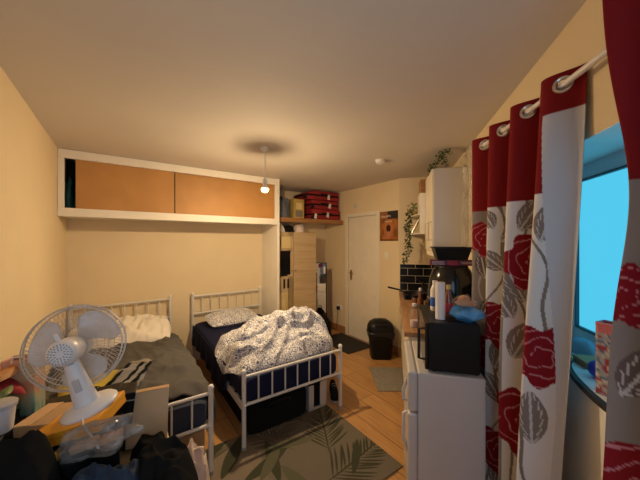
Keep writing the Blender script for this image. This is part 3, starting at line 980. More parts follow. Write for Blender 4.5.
# poster
t = Thing("poster", "orange and brown picture poster on the wall beside the door", "poster", AA, (BD, 2.71, 1.56))
NP = 48
P0, P1, Q0, Q1 = 2.525, 2.865, 1.565, 1.985
mb = MB().grid(lambda u, v: (BD - 0.004, P1 - (P1 - P0) * u, Q0 + (Q1 - Q0) * v), NP, NP)
col = []
for j in range(NP + 1):
    for i in range(NP + 1):
        u, v = i / NP, j / NP
        c = np.array((0.30, 0.11, 0.03)) * (0.7 + 0.9 * max(0, nz(u * 4, v * 5, 2) + .4))
        d = math.hypot((u - .5) * 1.1, v - .42)
        if d < 0.30: c = np.array((0.50, 0.20, 0.07)) * (1.1 - d)
        if d < 0.13: c = np.array((0.05, 0.012, 0.01))
        if abs(u - .5) < .06 and .1 < v < .33: c = np.array((0.50, 0.17, 0.16))
        if v > .74: c = np.array((0.035, 0.03, 0.03)) if u > .45 else np.array((0.30, 0.13, 0.06))
        if .80 < v < .86 and .1 < u < .62 and nz(u * 20, v * 30) > -.1: c = np.array((0.6, 0.5, 0.4))
        if .64 < v < .67 and .3 < u < .7: c = np.array((0.55, 0.42, 0.28))
        if v < .05 or u < .03 or u > .97: c = c * .35
        col.append((*c, 1))
mb.col = col
t.part("print", mb, "printpaper")
t.part("backing", MB().box(BD - 0.0035, P0, Q0, BD - 0.0005, P1, Q1), "whitecloth")

# smoke alarm and pendant
t = Thing("smoke_alarm", "round white smoke alarm on the ceiling beyond the light", "smoke alarm", 0, (0.63, 2.95, CEIL))
t.part("base", MB().lathe([(0.052, -0.0005), (0.052, -0.012), (0.05, -0.014)][::-1], (0.63, 2.95, CEIL)), "fanwhite")
t.part("cover", MB().lathe([(0.0, -0.04), (0.03, -0.038), (0.043, -0.03), (0.046, -0.014)], (0.63, 2.95, CEIL)), "fanwhite")
LX, LY = -0.503, 2.57
t = Thing("pendant_light", "bare lit bulb hanging from the ceiling on a white cord", "pendant light", 0, (LX, LY, CEIL))
t.part("ceiling_rose", MB().lathe([(0.018, -0.032), (0.034, -0.022), (0.042, -0.010), (0.044, -0.0005)], (LX, LY, CEIL)), "fanwhite")
t.part("cord", MB().cyl((LX, LY, 2.13), (LX, LY, CEIL - 0.03), 0.0045, n=8), "fanwhite")
t.part("lampholder", MB().lathe([(0.019, 2.075), (0.021, 2.082), (0.021, 2.105), (0.015, 2.125), (0.008, 2.14)], (LX, LY, 0)), "fanwhite")
t.part("bulb", MB().lathe([(0.0, 2.005), (0.012, 2.007), (0.022, 2.014), (0.028, 2.024), (0.030, 2.036)], (LX, LY, 0)), "bulb")
t.part("bulb_collar", MB().lathe([(0.0305, 2.034), (0.0305, 2.038), (0.022, 2.056), (0.016, 2.076)], (LX, LY, 0)), "fanwhite")

# ------------------------------------------------------------------ floor: rug, mats, bin, shoes, bags
RB0, RB1, RN0, RN1 = 0.20, 1.58, 1.26, 2.20
NU, NV = 360, 240
LEAVES = []
rl = random.Random(11)
for (cx, cy, ang, ln, cc) in [(1.22, 1.62, 60, 0.60, 0), (1.05, 1.45, 5, 0.62, 0), (1.30, 1.95, 75, 0.45, 1), (0.85, 2.02, 25, 0.55, 1), (1.05, 1.80, 118, 0.5, 1), (0.42, 2.0, 60, 0.5, 1)]:
    a = R(ang)                                        # feathery palm: a stalk with many thin leaflets
    LEAVES.append((cx, cy, a, ln, 0.008, cc))
    for k in range(15):
        f = 0.12 + 0.86 * k / 14
        px_, py_ = cx + math.cos(a) * ln * f, cy + math.sin(a) * ln * f
        for sd in (-1, 1):
            LEAVES.append((px_, py_, a + sd * R(50 - 18 * f) + rl.uniform(-.08, .08), ln * (0.46 - 0.26 * f), 0.0085, cc))
for (cx, cy, ang, ln, wd, cc) in [(0.62, 1.75, 15, 0.42, 0.045, 0), (0.52, 1.86, 50, 0.40, 0.05, 0), (0.82, 1.62, 75, 0.42, 0.04, 0), (0.72, 1.70, 40, 0.36, 0.04, 2),
                                  (0.95, 1.35, 95, 0.40, 0.045, 2), (0.42, 1.80, 85, 0.42, 0.05, 2), (0.88, 1.95, -20, 0.4, 0.04, 2), (0.30, 2.05, 20, 0.4, 0.045, 0), (1.25, 1.40, 40, 0.34, 0.03, 0)]:
    LEAVES.append((cx, cy, R(ang), ln, wd, cc))       # single blades
uu, vv = np.meshgrid(np.linspace(0, 1, NU + 1), np.linspace(0, 1, NV + 1))
X = RB0 + (RB1 - RB0) * uu; Y = RN0 + (RN1 - RN0) * vv
rugc = np.zeros(X.shape + (4,)); rugc[..., 3] = 1
nzv = np.sin(X * 7 + 2 * np.sin(Y * 5)) * np.sin(Y * 6 + 1.5 * np.sin(X * 4))
basec = np.array((0.18, 0.145, 0.108))
rugc[..., :3] = basec * (1 + 0.10 * nzv)[..., None]
g2 = np.sin(X * 3.1 + 1.0) * np.sin(Y * 2.7 + 0.4) > 0.25
rugc[g2, :3] = np.array((0.135, 0.115, 0.09))
for (bx, by, a, ln, wd, cc) in LEAVES:
    dx, dy = X - bx, Y - by
    s = (dx * math.cos(a) + dy * math.sin(a)) / ln
    q = -dx * math.sin(a) + dy * math.cos(a) - 0.06 * s * s * ln
    inside = (s > 0) & (s < 1) & (np.abs(q) < wd * np.sin(np.clip(s, 0, 1) * PI) ** 0.7)
    rugc[inside, :3] = ((0.045, 0.048, 0.028), (0.088, 0.076, 0.056), (0.095, 0.095, 0.062))[cc]
mb = MB().grid(lambda u, v: (RB0 + (RB1 - RB0) * u, RN0 + (RN1 - RN0) * v, 0.009 + 0.0008 * nz(u * 9, v * 9)), NU, NV)
mb.col = rugc.reshape(-1, 4)
k = len(mb.v)
t = Thing("rug", "beige rug with grey green palm fronds at the foot of the beds", "rug", AA, (0.9, 1.3, 0))
t.part("pile", mb, "printrug")
t.part("backing", MB().box(RB0, RN0, 0.0008, RB1, RN1, 0.0075), "greymat")

# black doormat in front of the door, grey mat by the kitchen
solo("doormat", MB().box(2.54, 2.95, 0.0008, 3.03, 3.70, 0.012), "blackmat", "black doormat on the floor in front of the door", "mat", AA, (2.8, 3.3, 0), bevel=0.003)
gm = fr(-AA, 0.92, 3.29)
solo("kitchen_mat", MB().box(-0.27, -0.25, 0.0008, 0.165, 0.30, 0.008), "greymat", "grey mat on the floor between the bin and the worktop", "mat", KK + R(14), (0, 0, 0)).location = (0.875, 3.16, 0)

t = Thing("swing_bin", "black swing bin with a domed lid beside the door", "bin", 0, (0.815, 3.79, 0))
bc = (0.815, 3.79, 0)
def rbox(prof, c, e=0.30, n=48):
    """rounded-square body of revolution"""
    mb = MB().lathe(prof, (0, 0, 0), n)
    out = []
    for x, y, z in mb.v:
        r = math.hypot(x, y)
        if r > 1e-6:
            q = (abs(x / r) ** (2 / e) + abs(y / r) ** (2 / e)) ** (e / 2)
            x, y = x / q, y / q
        out.append((c[0] + x, c[1] + 0.78 * y, c[2] + z))
    mb.v = out
    return mb
t.part("body", rbox([(0.125, 0.001), (0.132, 0.01), (0.155, 0.35), (0.158, 0.355)], bc), "blackplastic")
t.part("bin_liner", rbox([(0.159, 0.27), (0.172, 0.29), (0.178, 0.345), (0.168, 0.36)], bc), "blackgloss")
t.part("lid", rbox([(0.170, 0.358), (0.174, 0.375), (0.168, 0.42), (0.145, 0.468), (0.09, 0.506), (0.0, 0.520)], bc, 0.5), "blackplastic")
t.part("flap", MB().box(bc[0] - 0.085, bc[1] - 0.128, 0.395, bc[0] + 0.085, bc[1] - 0.10, 0.470), "blackplastic", bevel=0.01)

# under the navy bed: black bags, a white box, shoes
t = Thing("holdall", "big black holdall pushed under the navy bed", "bag", AA, (1.05, 2.6, 0))
t.part("body", mattress(MB(), 0.80, 1.36, 2.14, 3.2, 0.001, 0.255, seed=3, amp=0.01), "blackfab")
t.part("handle", MB().tube([(0.95, 2.13, 0.2), (0.96, 2.10, 0.24), (1.16, 2.10, 0.24), (1.17, 2.13, 0.2)], 0.01, 8), "blackplastic")
t = Thing("shoe_box", "white box standing open under the foot of the navy bed", "box", AA, (1.45, 2.15, 0))
mb = MB()
x0, x1, y0, y1 = 1.375, 1.575, 2.14, 2.34
mb.box(x0, y0, 0.012, x0 + 0.055, y0 + 0.004, 0.24); mb.box(x1 - 0.075, y0, 0.012, x1, y0 + 0.004, 0.25)
mb.box(x0, y0, 0.012, x1, y0 + 0.004, 0.03)
mb.box(x0, y0, 0.012, x0 + 0.004, y1, 0.24); mb.box(x1 - 0.004, y0, 0.012, x1, y1, 0.25); mb.box(x0, y1 - 0.004, 0.012, x1, y1, 0.24)
mb.box(x0, y0, 0.011, x1, y1, 0.015)
t.part("walls", mb, "appliance")
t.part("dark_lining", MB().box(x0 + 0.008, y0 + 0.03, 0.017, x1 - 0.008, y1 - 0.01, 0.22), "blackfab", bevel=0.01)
def shoe(b, n, rot, label):
    t = Thing("shoe", label, "shoe", AA, (b, n, 0), "black shoes under the navy bed", rot=(0, 0, AA + rot))
    t.org = (0, 0, 0)
    def up(u, v):
        y = (v - .5) * 0.28
        w = 0.048 * (1 - 0.25 * math.sin(v * PI * 1.1 + .4)) * (max(0, 1 - abs(2 * v - 1) ** 5)) ** .5
        h = 0.10 - 0.06 * max(0, v - .35) / .65 if v > .35 else 0.10
        a = PI * u
        return (math.cos(a) * w, y, 0.022 + math.sin(a) ** .7 * h * (max(0, 1 - abs(2 * v - 1) ** 8)) ** .5)
    t.part("upper", MB().grid(up, 20, 26), "blackfab")
    def sl(v, s): return (s * (0.05 * (1 - 0.2 * math.sin(v * PI * 1.1 + .4)) * (max(0.02, 1 - abs(2 * v - 1) ** 6)) ** .5), (v - .5) * 0.29)
    t.part("sole", MB().prism([sl(i / 20, 1) for i in range(21)] + [sl(1 - i / 20, -1) for i in range(21)], 0.001, 0.024), "greyplastic")
    lc = MB()
    for i in range(4):
        y = -0.02 + i * 0.026
        lc.tube([(-0.022, y, 0.105 - i * .011), (0.0, y + .004, 0.120 - i * .012), (0.022, y, 0.105 - i * .011)], 0.003, 6)
    t.part("laces", lc, "greyplastic")
shoe(1.74, 2.24, R(150), "black lace shoe beside the bed's right foot post, outermost of the pair")
shoe(1.655, 2.42, R(150), "black lace shoe under the navy bed, deeper in than its pair")

# floor by the foot of the left bed
t = Thing("carrier_bag", "crumpled white and pink plastic bag on the floor by the bed post", "bag", AA, (0.36, 1.87, 0))
t.part("body", heap(MB(), 0.365, 1.83, 0.085, 0.095, 0.001, 0.40, seed=6.2, p=3.0, fold=0.5, n=60, k=24), "pinkwhite")
t.part("handle", MB().tube([(0.34, 1.82, 0.27), (0.345, 1.81, 0.305), (0.37, 1.80, 0.315), (0.395, 1.81, 0.30), (0.40, 1.82, 0.26)], 0.009, 6), "pinkwhite")
t = Thing("carton", "upright brown cardboard carton under the foot of the grey bed", "box", AA, (0.42, 2.2, 0))
t.part("body", MB().box(0.30, 2.03, 0.001, 0.455, 2.30, 0.265), "card", bevel=0.002)
t.part("flap", MB().box(0.30, 2.022, 0.16, 0.455, 2.028, 0.270), "card")
t = Thing("sports_bag", "black bag lying on the floor in front of the grey bed's footboard", "bag", AA, (0.15, 1.83, 0))
t.part("body", heap(MB(), 0.17, 1.79, 0.15, 0.13, 0.001, 0.37, seed=2.2, p=3.2, fold=0.25, n=60, k=22), "blackfab")
t.part("strap", MB().tube([(0.08, 1.70, 0.28), (0.12, 1.66, 0.33), (0.22, 1.66, 0.33), (0.28, 1.70, 0.24)], 0.010, 8), "greyplastic")

# ------------------------------------------------------------------ the table with the heap and the fan
TZ = 0.72
t = Thing("side_table", "low table buried under clothes and boxes at the foot of the grey bed", "table", AA, (-0.16, 1.15, 0))
t.part("table_top", MB().box(-0.48, 0.70, TZ - 0.03, 0.16, 1.66, TZ), "oakrow", bevel=0.004)
for b in (-0.45, 0.12):
    for n in (0.74, 1.62):
        t.part("leg", MB().box(b - 0.02, n - 0.02, 0, b + 0.02, n + 0.02, TZ - 0.03), "oak", bevel=0.003)


def box_rot(cx, cy, cz, sx, sy, sz, rx=0, ry=0, rz=0):
    Mx = Matrix.Translation((cx, cy, cz)) @ Matrix.Rotation(R(rz), 4, "Z") @ Matrix.Rotation(R(ry), 4, "Y") @ Matrix.Rotation(R(rx), 4, "X")
    return Mx, MB().box(-sx / 2, -sy / 2, -sz / 2, sx / 2, sy / 2, sz / 2).xf(Mx)

t = Thing("storage_crate", "dark storage crate under the orange box and the fan", "crate", AA, (-0.12, 1.3, TZ))
t.part("body", MB().box(-0.30, 1.14, TZ + 0.001, -0.01, 1.62, TZ + 0.165), "blackplastic", bevel=0.008)
t.part("rim", MB().box(-0.31, 1.13, TZ + 0.150, 0.0, 1.63, TZ + 0.168), "blackplastic", bevel=0.004)
t = Thing("carton", "tan cardboard box with a tall blank front, right of the fan", "box", AA, (0.09, 1.38, TZ))
Mx, q = box_rot(0.085, 1.37, TZ + 0.106, 0.145, 0.05, 0.20, rx=-12, ry=2, rz=-6)
t.part("body", q, "cardlight", bevel=0.002)
Mx2 = Mx @ Matrix.Translation((0.0, -0.004, 0.101))
t.part("lid_flap", MB().box(-0.074, -0.022, -0.001, 0.074, 0.03, 0.002).xf(Mx2), "card")
t = Thing("slim_box", "slim black box squeezed between the orange box and the tan carton", "box", AA, (0.0, 1.4, TZ))
Mx, q = box_rot(0.005, 1.40, TZ + 0.120, 0.06, 0.10, 0.225, ry=6, rz=-6)
t.part("body", q, "blackplastic", bevel=0.003)
t.part("lid_seam", MB().box(-0.0306, -0.0506, 0.08, 0.0306, 0.0506, 0.085).xf(Mx), "greyplastic")
t = Thing("carton", "flat brown cardboard box at the left of the orange box", "box", AA, (-0.22, 1.30, TZ + 0.17))
Mx, q = box_rot(-0.222, 1.40, TZ + 0.190, 0.11, 0.14, 0.035, ry=-4, rz=-30)
t.part("body", q, "card", bevel=0.002)
t.part("flap", MB().box(-0.055, -0.07, 0.018, 0.0, 0.07, 0.021).xf(Mx), "cardlight")
FB = Matrix.Translation((-0.122, 1.285, 0.953)) @ Matrix.Rotation(R(-24), 4, "Z") @ Matrix.Rotation(R(-14), 4, "Y")
t = Thing("orange_box", "flat orange box lying tilted under the fan's base", "box", AA, (-0.075, 1.225, 0.92))
t.part("body", MB().box(-0.108, -0.09, -0.045, 0.098, 0.09, -0.004).xf(FB), "orange", bevel=0.003)
t.part("lid", MB().box(-0.110, -0.092, -0.020, 0.100, 0.092, -0.001).xf(FB), "orange", bevel=0.003)

# --- fan
def fan():
    base = Vector((-0.815, 1.000, 0.958))
    yaw = R(27)
    lean = R(-16)
    rot = (Matrix.Rotation(yaw, 4, "Z") @ Matrix.Rotation(lean, 4, "Y")).to_euler()
    t = Thing("desk_fan", "white desk fan standing on the orange box, its back to the camera", "fan", 0, tuple(base), rot=rot)
    t.org = (0, 0, 0)
    t.part("base", MB().lathe([(0.079, 0.001), (0.083, 0.005), (0.083, 0.012), (0.076, 0.020), (0.055, 0.029), (0.033, 0.036)], (0, 0, 0), 48), "fanwhite")
    t.part("column", MB().lathe([(0.038, 0.030), (0.034, 0.06), (0.028, 0.12), (0.023, 0.175), (0.021, 0.19), (0.0, 0.195)], (0, -0.012, 0), 24, sx=1.0, sy=0.85), "fanwhite")
    t.part("button_panel", MB().box(-0.010, -0.042, 0.085, 0.010, -0.034, 0.130), "appliance", bevel=0.003)
    hz = 0.225
    Mh = Matrix.Translation((0, 0, hz)) @ Matrix.Rotation(R(-10), 4, "X") @ Matrix.Rotation(R(-90), 4, "X")   # local +z of the lathe looks along +y
    t.part("neck", MB().tube([(0, -0.012, 0.18), (0, -0.008, 0.225)], [0.020, 0.018], 14), "greyplastic")
    Mr = Matrix.Translation((0, 0, hz)) @ Matrix.Rotation(R(-10), 4, "X") @ Matrix.Rotation(R(-90), 4, "X")
    mo = MB().lathe([(0.0, -0.072), (0.030, -0.070), (0.040, -0.060), (0.045, -0.04), (0.045, 0.03), (0.040, 0.04), (0.0, 0.042)], (0, 0, 0), 32).xf(Mr)
    motor = t.part("motor_housing", mo, "fanwhite")
    sl = MB()
    for ring, cnt in ((0.014, 10), (0.022, 16), (0.030, 22)):
        for i in range(cnt):
            a = 2 * PI * i / cnt
            sl.box(-0.0014, ring - 0.0028, -0.0005, 0.0014, ring + 0.0028, 0.0005).v
            seg = sl.v[-8:]
            Rz = Matrix.Translation((0, 0, -0.0725 + (0.0015 if ring > .025 else 0))) @ Matrix.Rotation(a, 4, "Z")
            sl.v[-8:] = [tuple(Mr @ (Rz @ Vector(p))) for p in seg]
    t.part("vent_slot", sl, "greyplastic", motor)
    t.part("oscillation_knob", MB().cyl((0, -0.045, hz + 0.035), (0, -0.047, hz + 0.075), 0.006), "fanwhite", motor)
    RC = 0.151
    cg = MB()
    for (z, rr) in ((0.085, 0.0028), (0.052, 0.0025), (0.118, 0.0025)):
        cg.torus((0, 0, z), RC if z == 0.085 else RC - 0.006, rr, n=64, k=6)
    for z0, z1, inner in ((0.035, 0.052, 0.045), (0.135, 0.118, 0.035)):
        cg.torus((0, 0, z0), inner, 0.002, n=32, k=6)
        for rr in (0.072, 0.105):
            zz = z0 + (z1 - z0) * ((rr - inner) / (RC - inner)) ** 3
            cg.torus((0, 0, zz), rr, 0.0012, n=48, k=5)
        for i in range(64):
            a = 2 * PI * i / 64
            pts = []
            for q in range(6):
                f = q / 5
                rad = inner + (RC - inner - 0.004) * f
                aa = a + 0.22 * f
                zz = z0 + (z1 - z0) * f ** 3
                pts.append((rad * math.cos(aa), rad * math.sin(aa), zz))
            pts.append((RC * math.cos(a + .22), RC * math.sin(a + .22), 0.085))
            cg.tube(pts, 0.0008, 4, cap=False)
    t.part("cage", cg.xf(Mr), "wire")
    hb = t.part("hub", MB().lathe([(0.026, 0.062), (0.028, 0.07), (0.028, 0.10), (0.018, 0.112), (0.0, 0.114)], (0, 0, 0), 24).xf(Mr), "fanwhite")
    t.part("front_badge", MB().lathe([(0.036, 0.132), (0.036, 0.139), (0.0, 0.142)], (0, 0, 0), 28).xf(Mr), "fanwhite")
    for kbl in range(3):
        a0 = R(78) + kbl * 2 * PI / 3
        def bl(u, v, a0=a0):
            r = 0.024 + (0.136 - 0.024) * v
            half = R(18) + R(24) * math.sin(min(1, v * 1.15) * PI * 0.62) - R(10) * max(0, v - .8) / .2
            a = a0 + (u - .5) * 2 * half + R(14) * v
            return (r * math.cos(a), r * math.sin(a), 0.085 + (u - .5) * 0.034 * (1 - .3 * v))
        t.part("blade", MB().grid(bl, 14, 14).xf(Mr), "fanblade", hb, solid=0.002)
    t.part("power_cord", MB().tube([(0.0, -0.085, 0.01), (0.005, -0.11, 0.004), (0.02, -0.13, -0.03), (0.03, -0.14, -0.09)], 0.0035, 8), "fanwhite")
fan()

# gift bag, parcels and clothes at the left edge
def giftbag(cx, cy, z0, w, d, h, rot, label):
    t = Thing("gift_bag", label, "bag", AA, (cx, cy, z0), rot=(0, 0, AA + rot))
    t.org = (0, 0, 0)
    n = 26
    mb = MB(); col = []
    def side(p0, p1):
        mb.grid(lambda u, v: (p0[0] + (p1[0] - p0[0]) * u, p0[1] + (p1[1] - p0[1]) * u, h * v), n, n)
        for j in range(n + 1):
            for i in range(n + 1):
                x, y = i / n * 3 + p0[0] * 9, j / n * 3
                k = nz(x, y, 1) + .5 * nz(x * 2.2, y * 2.2, 4)
                pal = [(0.16, 0.34, 0.25), (0.33, 0.40, 0.30), (0.50, 0.36, 0.20), (0.58, 0.24, 0.14), (0.55, 0.33, 0.25)]
                q = (k * .9 + (j / n - .5) * 1.2 + .9) / 1.8 * 4
                a = max(0, min(3, int(q))); f = min(1, max(0, q - a))
                col.append((*[pal[a][c] * (1 - f) + pal[a + 1][c] * f for c in range(3)], 1))
    A, B, C, D = (-w / 2, -d / 2), (w / 2, -d / 2), (w / 2, d / 2), (-w / 2, d / 2)
    for a, b in ((A, B), (B, C), (C, D), (D, A)):
        side(a, b)
    mb.col = col
    t.part("body", mb, "printbag", solid=0.002)
    t.part("base_panel", MB().box(-w / 2, -d / 2, 0.0005, w / 2, d / 2, 0.004), "card")
    for s in (-1, 1):
        t.part("handle", MB().tube([(-w * .2, s * d / 2, h - .01), (-w * .17, s * d / 2, h + .012), (w * .17, s * d / 2, h + .012), (w * .2, s * d / 2, h - .01)], 0.003, 6), "whitecloth")
giftbag(-0.315, 1.55, 0.8885, 0.10, 0.06, 0.215, R(-20), "shiny rainbow coloured gift bag standing left of the fan")
t = Thing("parcel", "dark parcel behind the gift bag, against the left wall", "box", AA, (-0.39, 1.4, TZ))
t.part("body", MB().box(-0.478, 1.30, TZ + 0.001, -0.32, 1.65, TZ + 0.20), "blackplastic", bevel=0.004)
t.part("lid", MB().box(-0.479, 1.298, TZ + 0.185, -0.319, 1.652, TZ + 0.2015), "blackplastic", bevel=0.003)
for (cx, cy, z0, m, rot, sg, lab) in ((-0.395, 1.50, TZ + 0.215, "greyblue", 20, .25, "grey green folded cloth at the far left, lowest of the pile by the wall"),
                               (-0.40, 1.51, TZ + 0.245, "pinkwhite", 30, -.3, "pale crumpled cloth second from the bottom of the pile by the left wall"),
                               (-0.395, 1.52, TZ + 0.27, "leafpale", -12, .45, "dull green cloth in the middle of the pile by the left wall"),
                               (-0.39, 1.53, TZ + 0.30, "red", 35, -.35, "dusky red cloth second from the top of the pile by the left wall"),
                               (-0.39, 1.55, TZ + 0.325, "bread", -20, .3, "rust brown cloth topmost by the left wall, behind the gift bag")):
    solo("folded_cloth", cloth_slab(MB(), cx, cy, z0, 0.13, 0.20, 0.035, R(rot) * .4, cx * 9 + rot, sag=sg), m, lab, "cloth", AA, (cx, cy, z0), group="cloths piled by the left wall")
t = Thing("plastic_tub", "white plastic tub at the far left of the pile", "tub", AA, (-0.35, 1.36, TZ))
TB = (-0.335, 1.37, TZ + 0.202)
t.part("body", MB().lathe([(0.030, 0.001), (0.032, 0.006), (0.038, 0.075), (0.040, 0.080), (0.036, 0.080), (0.030, 0.01)], TB, 28), "fanwhite")
t.part("lid", MB().lathe([(0.042, 0.080), (0.043, 0.092), (0.038, 0.096), (0.0, 0.098)], TB, 28), "appliance")
solo("dark_jumper", heap(MB(), -0.295, 1.09, 0.145, 0.135, TZ + 0.001, 0.415, seed=1.9, p=3.6, fold=0.20, fs=6, n=90, k=30, wob=0.12), "blackfab",
     "black jumper heaped at the bottom left corner of the pile", "clothing", AA, (-0.255, 1.04, TZ))
solo("jeans", heap(MB(), -0.040, 1.05, 0.14, 0.09, TZ + 0.001, 0.235, seed=7.1, p=2.6, fold=0.18, fs=11, n=90, k=30, rot=0.3, wob=0.12), "denim",
     "crumpled blue jeans in front of the clear bag", "clothing", AA, (-0.035, 1.0, TZ))
solo("black_hoodie", heap(MB(), 0.115, 1.06, 0.095, 0.16, TZ + 0.001, 0.16, seed=4.6, p=2.8, fold=0.35, fs=8, n=90, k=30, wob=0.12), "blackfab",
     "black garment heaped on the table's edge right of the jeans", "clothing", AA, (0.115, 1.03, TZ))
t = Thing("clear_bag", "clear crinkly plastic bag with packets inside, below the fan", "bag", AA, (-0.06, 1.09, TZ + 0.17))
q = MB().ball((0, 0, 0), 0.12, (1.0, 0.36, 0.40), n=64, bump=0.42, seed=2.0)
MC = Matrix.Translation((-0.068, 1.125, 0.930)) @ Matrix.Rotation(R(-26), 4, "Z") @ Matrix.Rotation(R(-17), 4, "Y")
t.part("film", q.xf(MC), "crinkle")
t.part("packet", MB().box(-0.075, -0.015, -0.016, 0.00, 0.02, 0.008).xf(MC), "card", bevel=0.006)
t.part("packet", MB().box(0.01, -0.018, -0.018, 0.07, 0.018, 0.002).xf(MC), "bread", bevel=0.006)
t.part("yellow_tag", MB().box(-0.108, -0.035, -0.005, -0.09, -0.026, 0.02).xf(MC), "orange", bevel=0.002)
solo("tee_shirt", heap(MB(), 0.085, 1.265, 0.065, 0.07, TZ + 0.001, 0.09, seed=3.3, p=3, n=60, k=20), "blackfab",
     "black cloth lying in front of the tan carton", "clothing", AA, (0.085, 1.265, TZ))

# ------------------------------------------------------------------ kitchen run
t = Thing("kitchen_worktop", "brown wood-effect worktop along the kitchen wall", "worktop", KK, (0.37, 3.0, 0.862))
t.part("slab", MB().box(0.085, 2.125, 0.863, PW - 0.002, RE - 0.0105, 0.900), "worktop", bevel=0.004)
def base_unit(r0, r1, label):
    t = Thing("base_cabinet", label, "cabinet", KK, (0.4, (r0 + r1) / 2, 0), "cream base cabinets")
    t.part("body", MB().box(0.135, r0, 0.10, PW - 0.002, r1, 0.8625), "whitewood")
    t.part("plinth", MB().box(0.18, r0, 0.0005, 0.195, r1, 0.099), "whitewood")
    d = t.part("door", MB().box(0.115, r0 + 0.003, 0.105, 0.134, r1 - 0.003, 0.855), "trim", bevel=0.004)
    t.part("handle", MB().tube([(0.115, r0 + 0.06, 0.70), (0.092, r0 + 0.06, 0.71), (0.092, r0 + 0.06, 0.81), (0.115, r0 + 0.06, 0.82)], 0.006, 8), "chrome", d)
base_unit(3.40, 3.938, "cream base cabinet nearest the end wall, under the hob")
base_unit(2.80, 3.395, "cream base cabinet in the middle under the worktop")
base_unit(2.13, 2.70, "cream base cabinet right behind the fridge")

t = Thing("fridge", "small white fridge freezer carrying the black microwave", "fridge", KK, (0.37, 1.85, 0))
t.part("body", MB().box(0.135, 1.59, 0.025, 0.462, 2.105, 0.85), "appliance", bevel=0.008, seg=3)
d1 = t.part("freezer_door", MB().box(0.082, 1.592, 0.632, 0.132, 2.103, 0.848), "appliance", bevel=0.014, seg=4)
d2 = t.part("fridge_door", MB().box(0.082, 1.592, 0.06, 0.132, 2.103, 0.624), "appliance", bevel=0.014, seg=4)
t.part("door_seal", MB().box(0.131, 1.600, 0.07, 0.137, 2.095, 0.84), "greyplastic")
t.part("handle", MB().tube([(0.084, 1.65, 0.66), (0.062, 1.65, 0.67), (0.060, 1.65, 0.72), (0.084, 1.65, 0.79)], 0.009, 10), "appliance", d1)
t.part("handle", MB().tube([(0.084, 1.65, 0.60), (0.062, 1.65, 0.59), (0.060, 1.65, 0.45), (0.084, 1.65, 0.38)], 0.009, 10), "appliance", d2)
for p in (0.17, 0.43):
    for r in (1.63, 2.06):
        t.part("foot", MB().cyl((p, r, 0), (p, r, 0.026), 0.018), "blackplastic")

t = Thing("microwave", "black microwave oven on top of the fridge", "microwave", KK, (0.38, 1.8, 0.85))
MZ = 1.118
t.part("case", MB().box(0.190, 1.605, 0.862, 0.440, 2.06, MZ), "blackplastic", bevel=0.004)
d = t.part("door", MB().box(0.172, 1.607, 0.864, 0.189, 1.93, MZ - 0.004), "blackgloss", bevel=0.003)
t.part("control_panel", MB().box(0.172, 1.933, 0.864, 0.189, 2.058, MZ - 0.004), "blackplastic", bevel=0.003)
t.part("handle", MB().tube([(0.172, 1.63, 0.91), (0.142, 1.63, 0.915), (0.142, 1.63, 1.075), (0.172, 1.63, 1.08)], 0.008, 8), "blackmetal", d)
for p in (0.22, 0.43):
    for r in (1.64, 2.02):
        t.part("foot", MB().cyl((p, r, 0.8505), (p, r, 0.863), 0.012), "blackplastic")

def lathe_thing(name, label, cat, p, r, z, parts, group=None):
    t = Thing(name, label, cat, KK, (p, r, z), group)
    for nm, prof, m in parts:
        t.part(nm, MB().lathe(prof, (p, r, z), 24), m)
    return t

lathe_thing("foil_roll", "tall white roll standing on the microwave", "roll", 0.262, 1.70, MZ,
            [("tube", [(0.026, 0.001), (0.026, 0.205), (0.022, 0.206), (0.010, 0.206), (0.010, 0.19)], "fanwhite"),
             ("core", [(0.011, 0.19), (0.011, 0.209), (0.009, 0.209), (0.009, 0.19)], "card")])
lathe_thing("squeeze_bottle", "white bottle with a blue label behind the white roll", "bottle", 0.262, 1.90, MZ,
            [("body", [(0.026, 0.001), (0.028, 0.01), (0.028, 0.13), (0.018, 0.155), (0.012, 0.165)], "fanwhite"),
             ("label_band", [(0.0285, 0.03), (0.0287, 0.031), (0.0287, 0.085), (0.0285, 0.086)], "blue"),
             ("cap", [(0.015, 0.163), (0.015, 0.188), (0.0, 0.19)], "fanwhite")])
lathe_thing("sauce_bottle", "brown sauce bottle between the white roll and the blue bag", "bottle", 0.318, 1.77, MZ,
            [("body", [(0.024, 0.001), (0.026, 0.01), (0.026, 0.10), (0.014, 0.135), (0.011, 0.16)], "brownglass"),
             ("label_band", [(0.0265, 0.03), (0.0267, 0.031), (0.0267, 0.08), (0.0265, 0.081)], "redpatch"),
             ("cap", [(0.013, 0.158), (0.013, 0.182), (0.0, 0.184)], "gold")])
lathe_thing("spice_jar", "small green lidded jar beside the brown sauce bottle", "jar", 0.345, 1.86, MZ,
            [("body", [(0.022, 0.001), (0.024, 0.008), (0.024, 0.06), (0.02, 0.066)], "leafpale"),
             ("lid", [(0.0225, 0.066), (0.0225, 0.088), (0.0, 0.09)], "leaf")])
t = Thing("bread_bag", "clear blue bag of bread rolls on the right of the microwave", "bag", KK, (0.40, 1.70, MZ))
t.part("film", MB().ball((0.395, 1.69, MZ + 0.040), 0.085, (1.0, 0.75, 0.5), n=40, bump=0.22, seed=5.0), "bluefilm")
t.part("bag_neck", MB().ball((0.385, 1.69, MZ + 0.100), 0.055, (1.0, 0.8, 0.75), n=30, bump=0.4, seed=8.0), "clear")
for (x, y, z) in ((0.37, 1.685, 0.10), (0.41, 1.70, 0.088), (0.385, 1.71, 0.115)):
    t.part("bread_roll", MB().ball((x, y, MZ + z), 0.027, (1.2, 0.9, 0.8), n=18, bump=0.15, seed=x * 30), "bread")

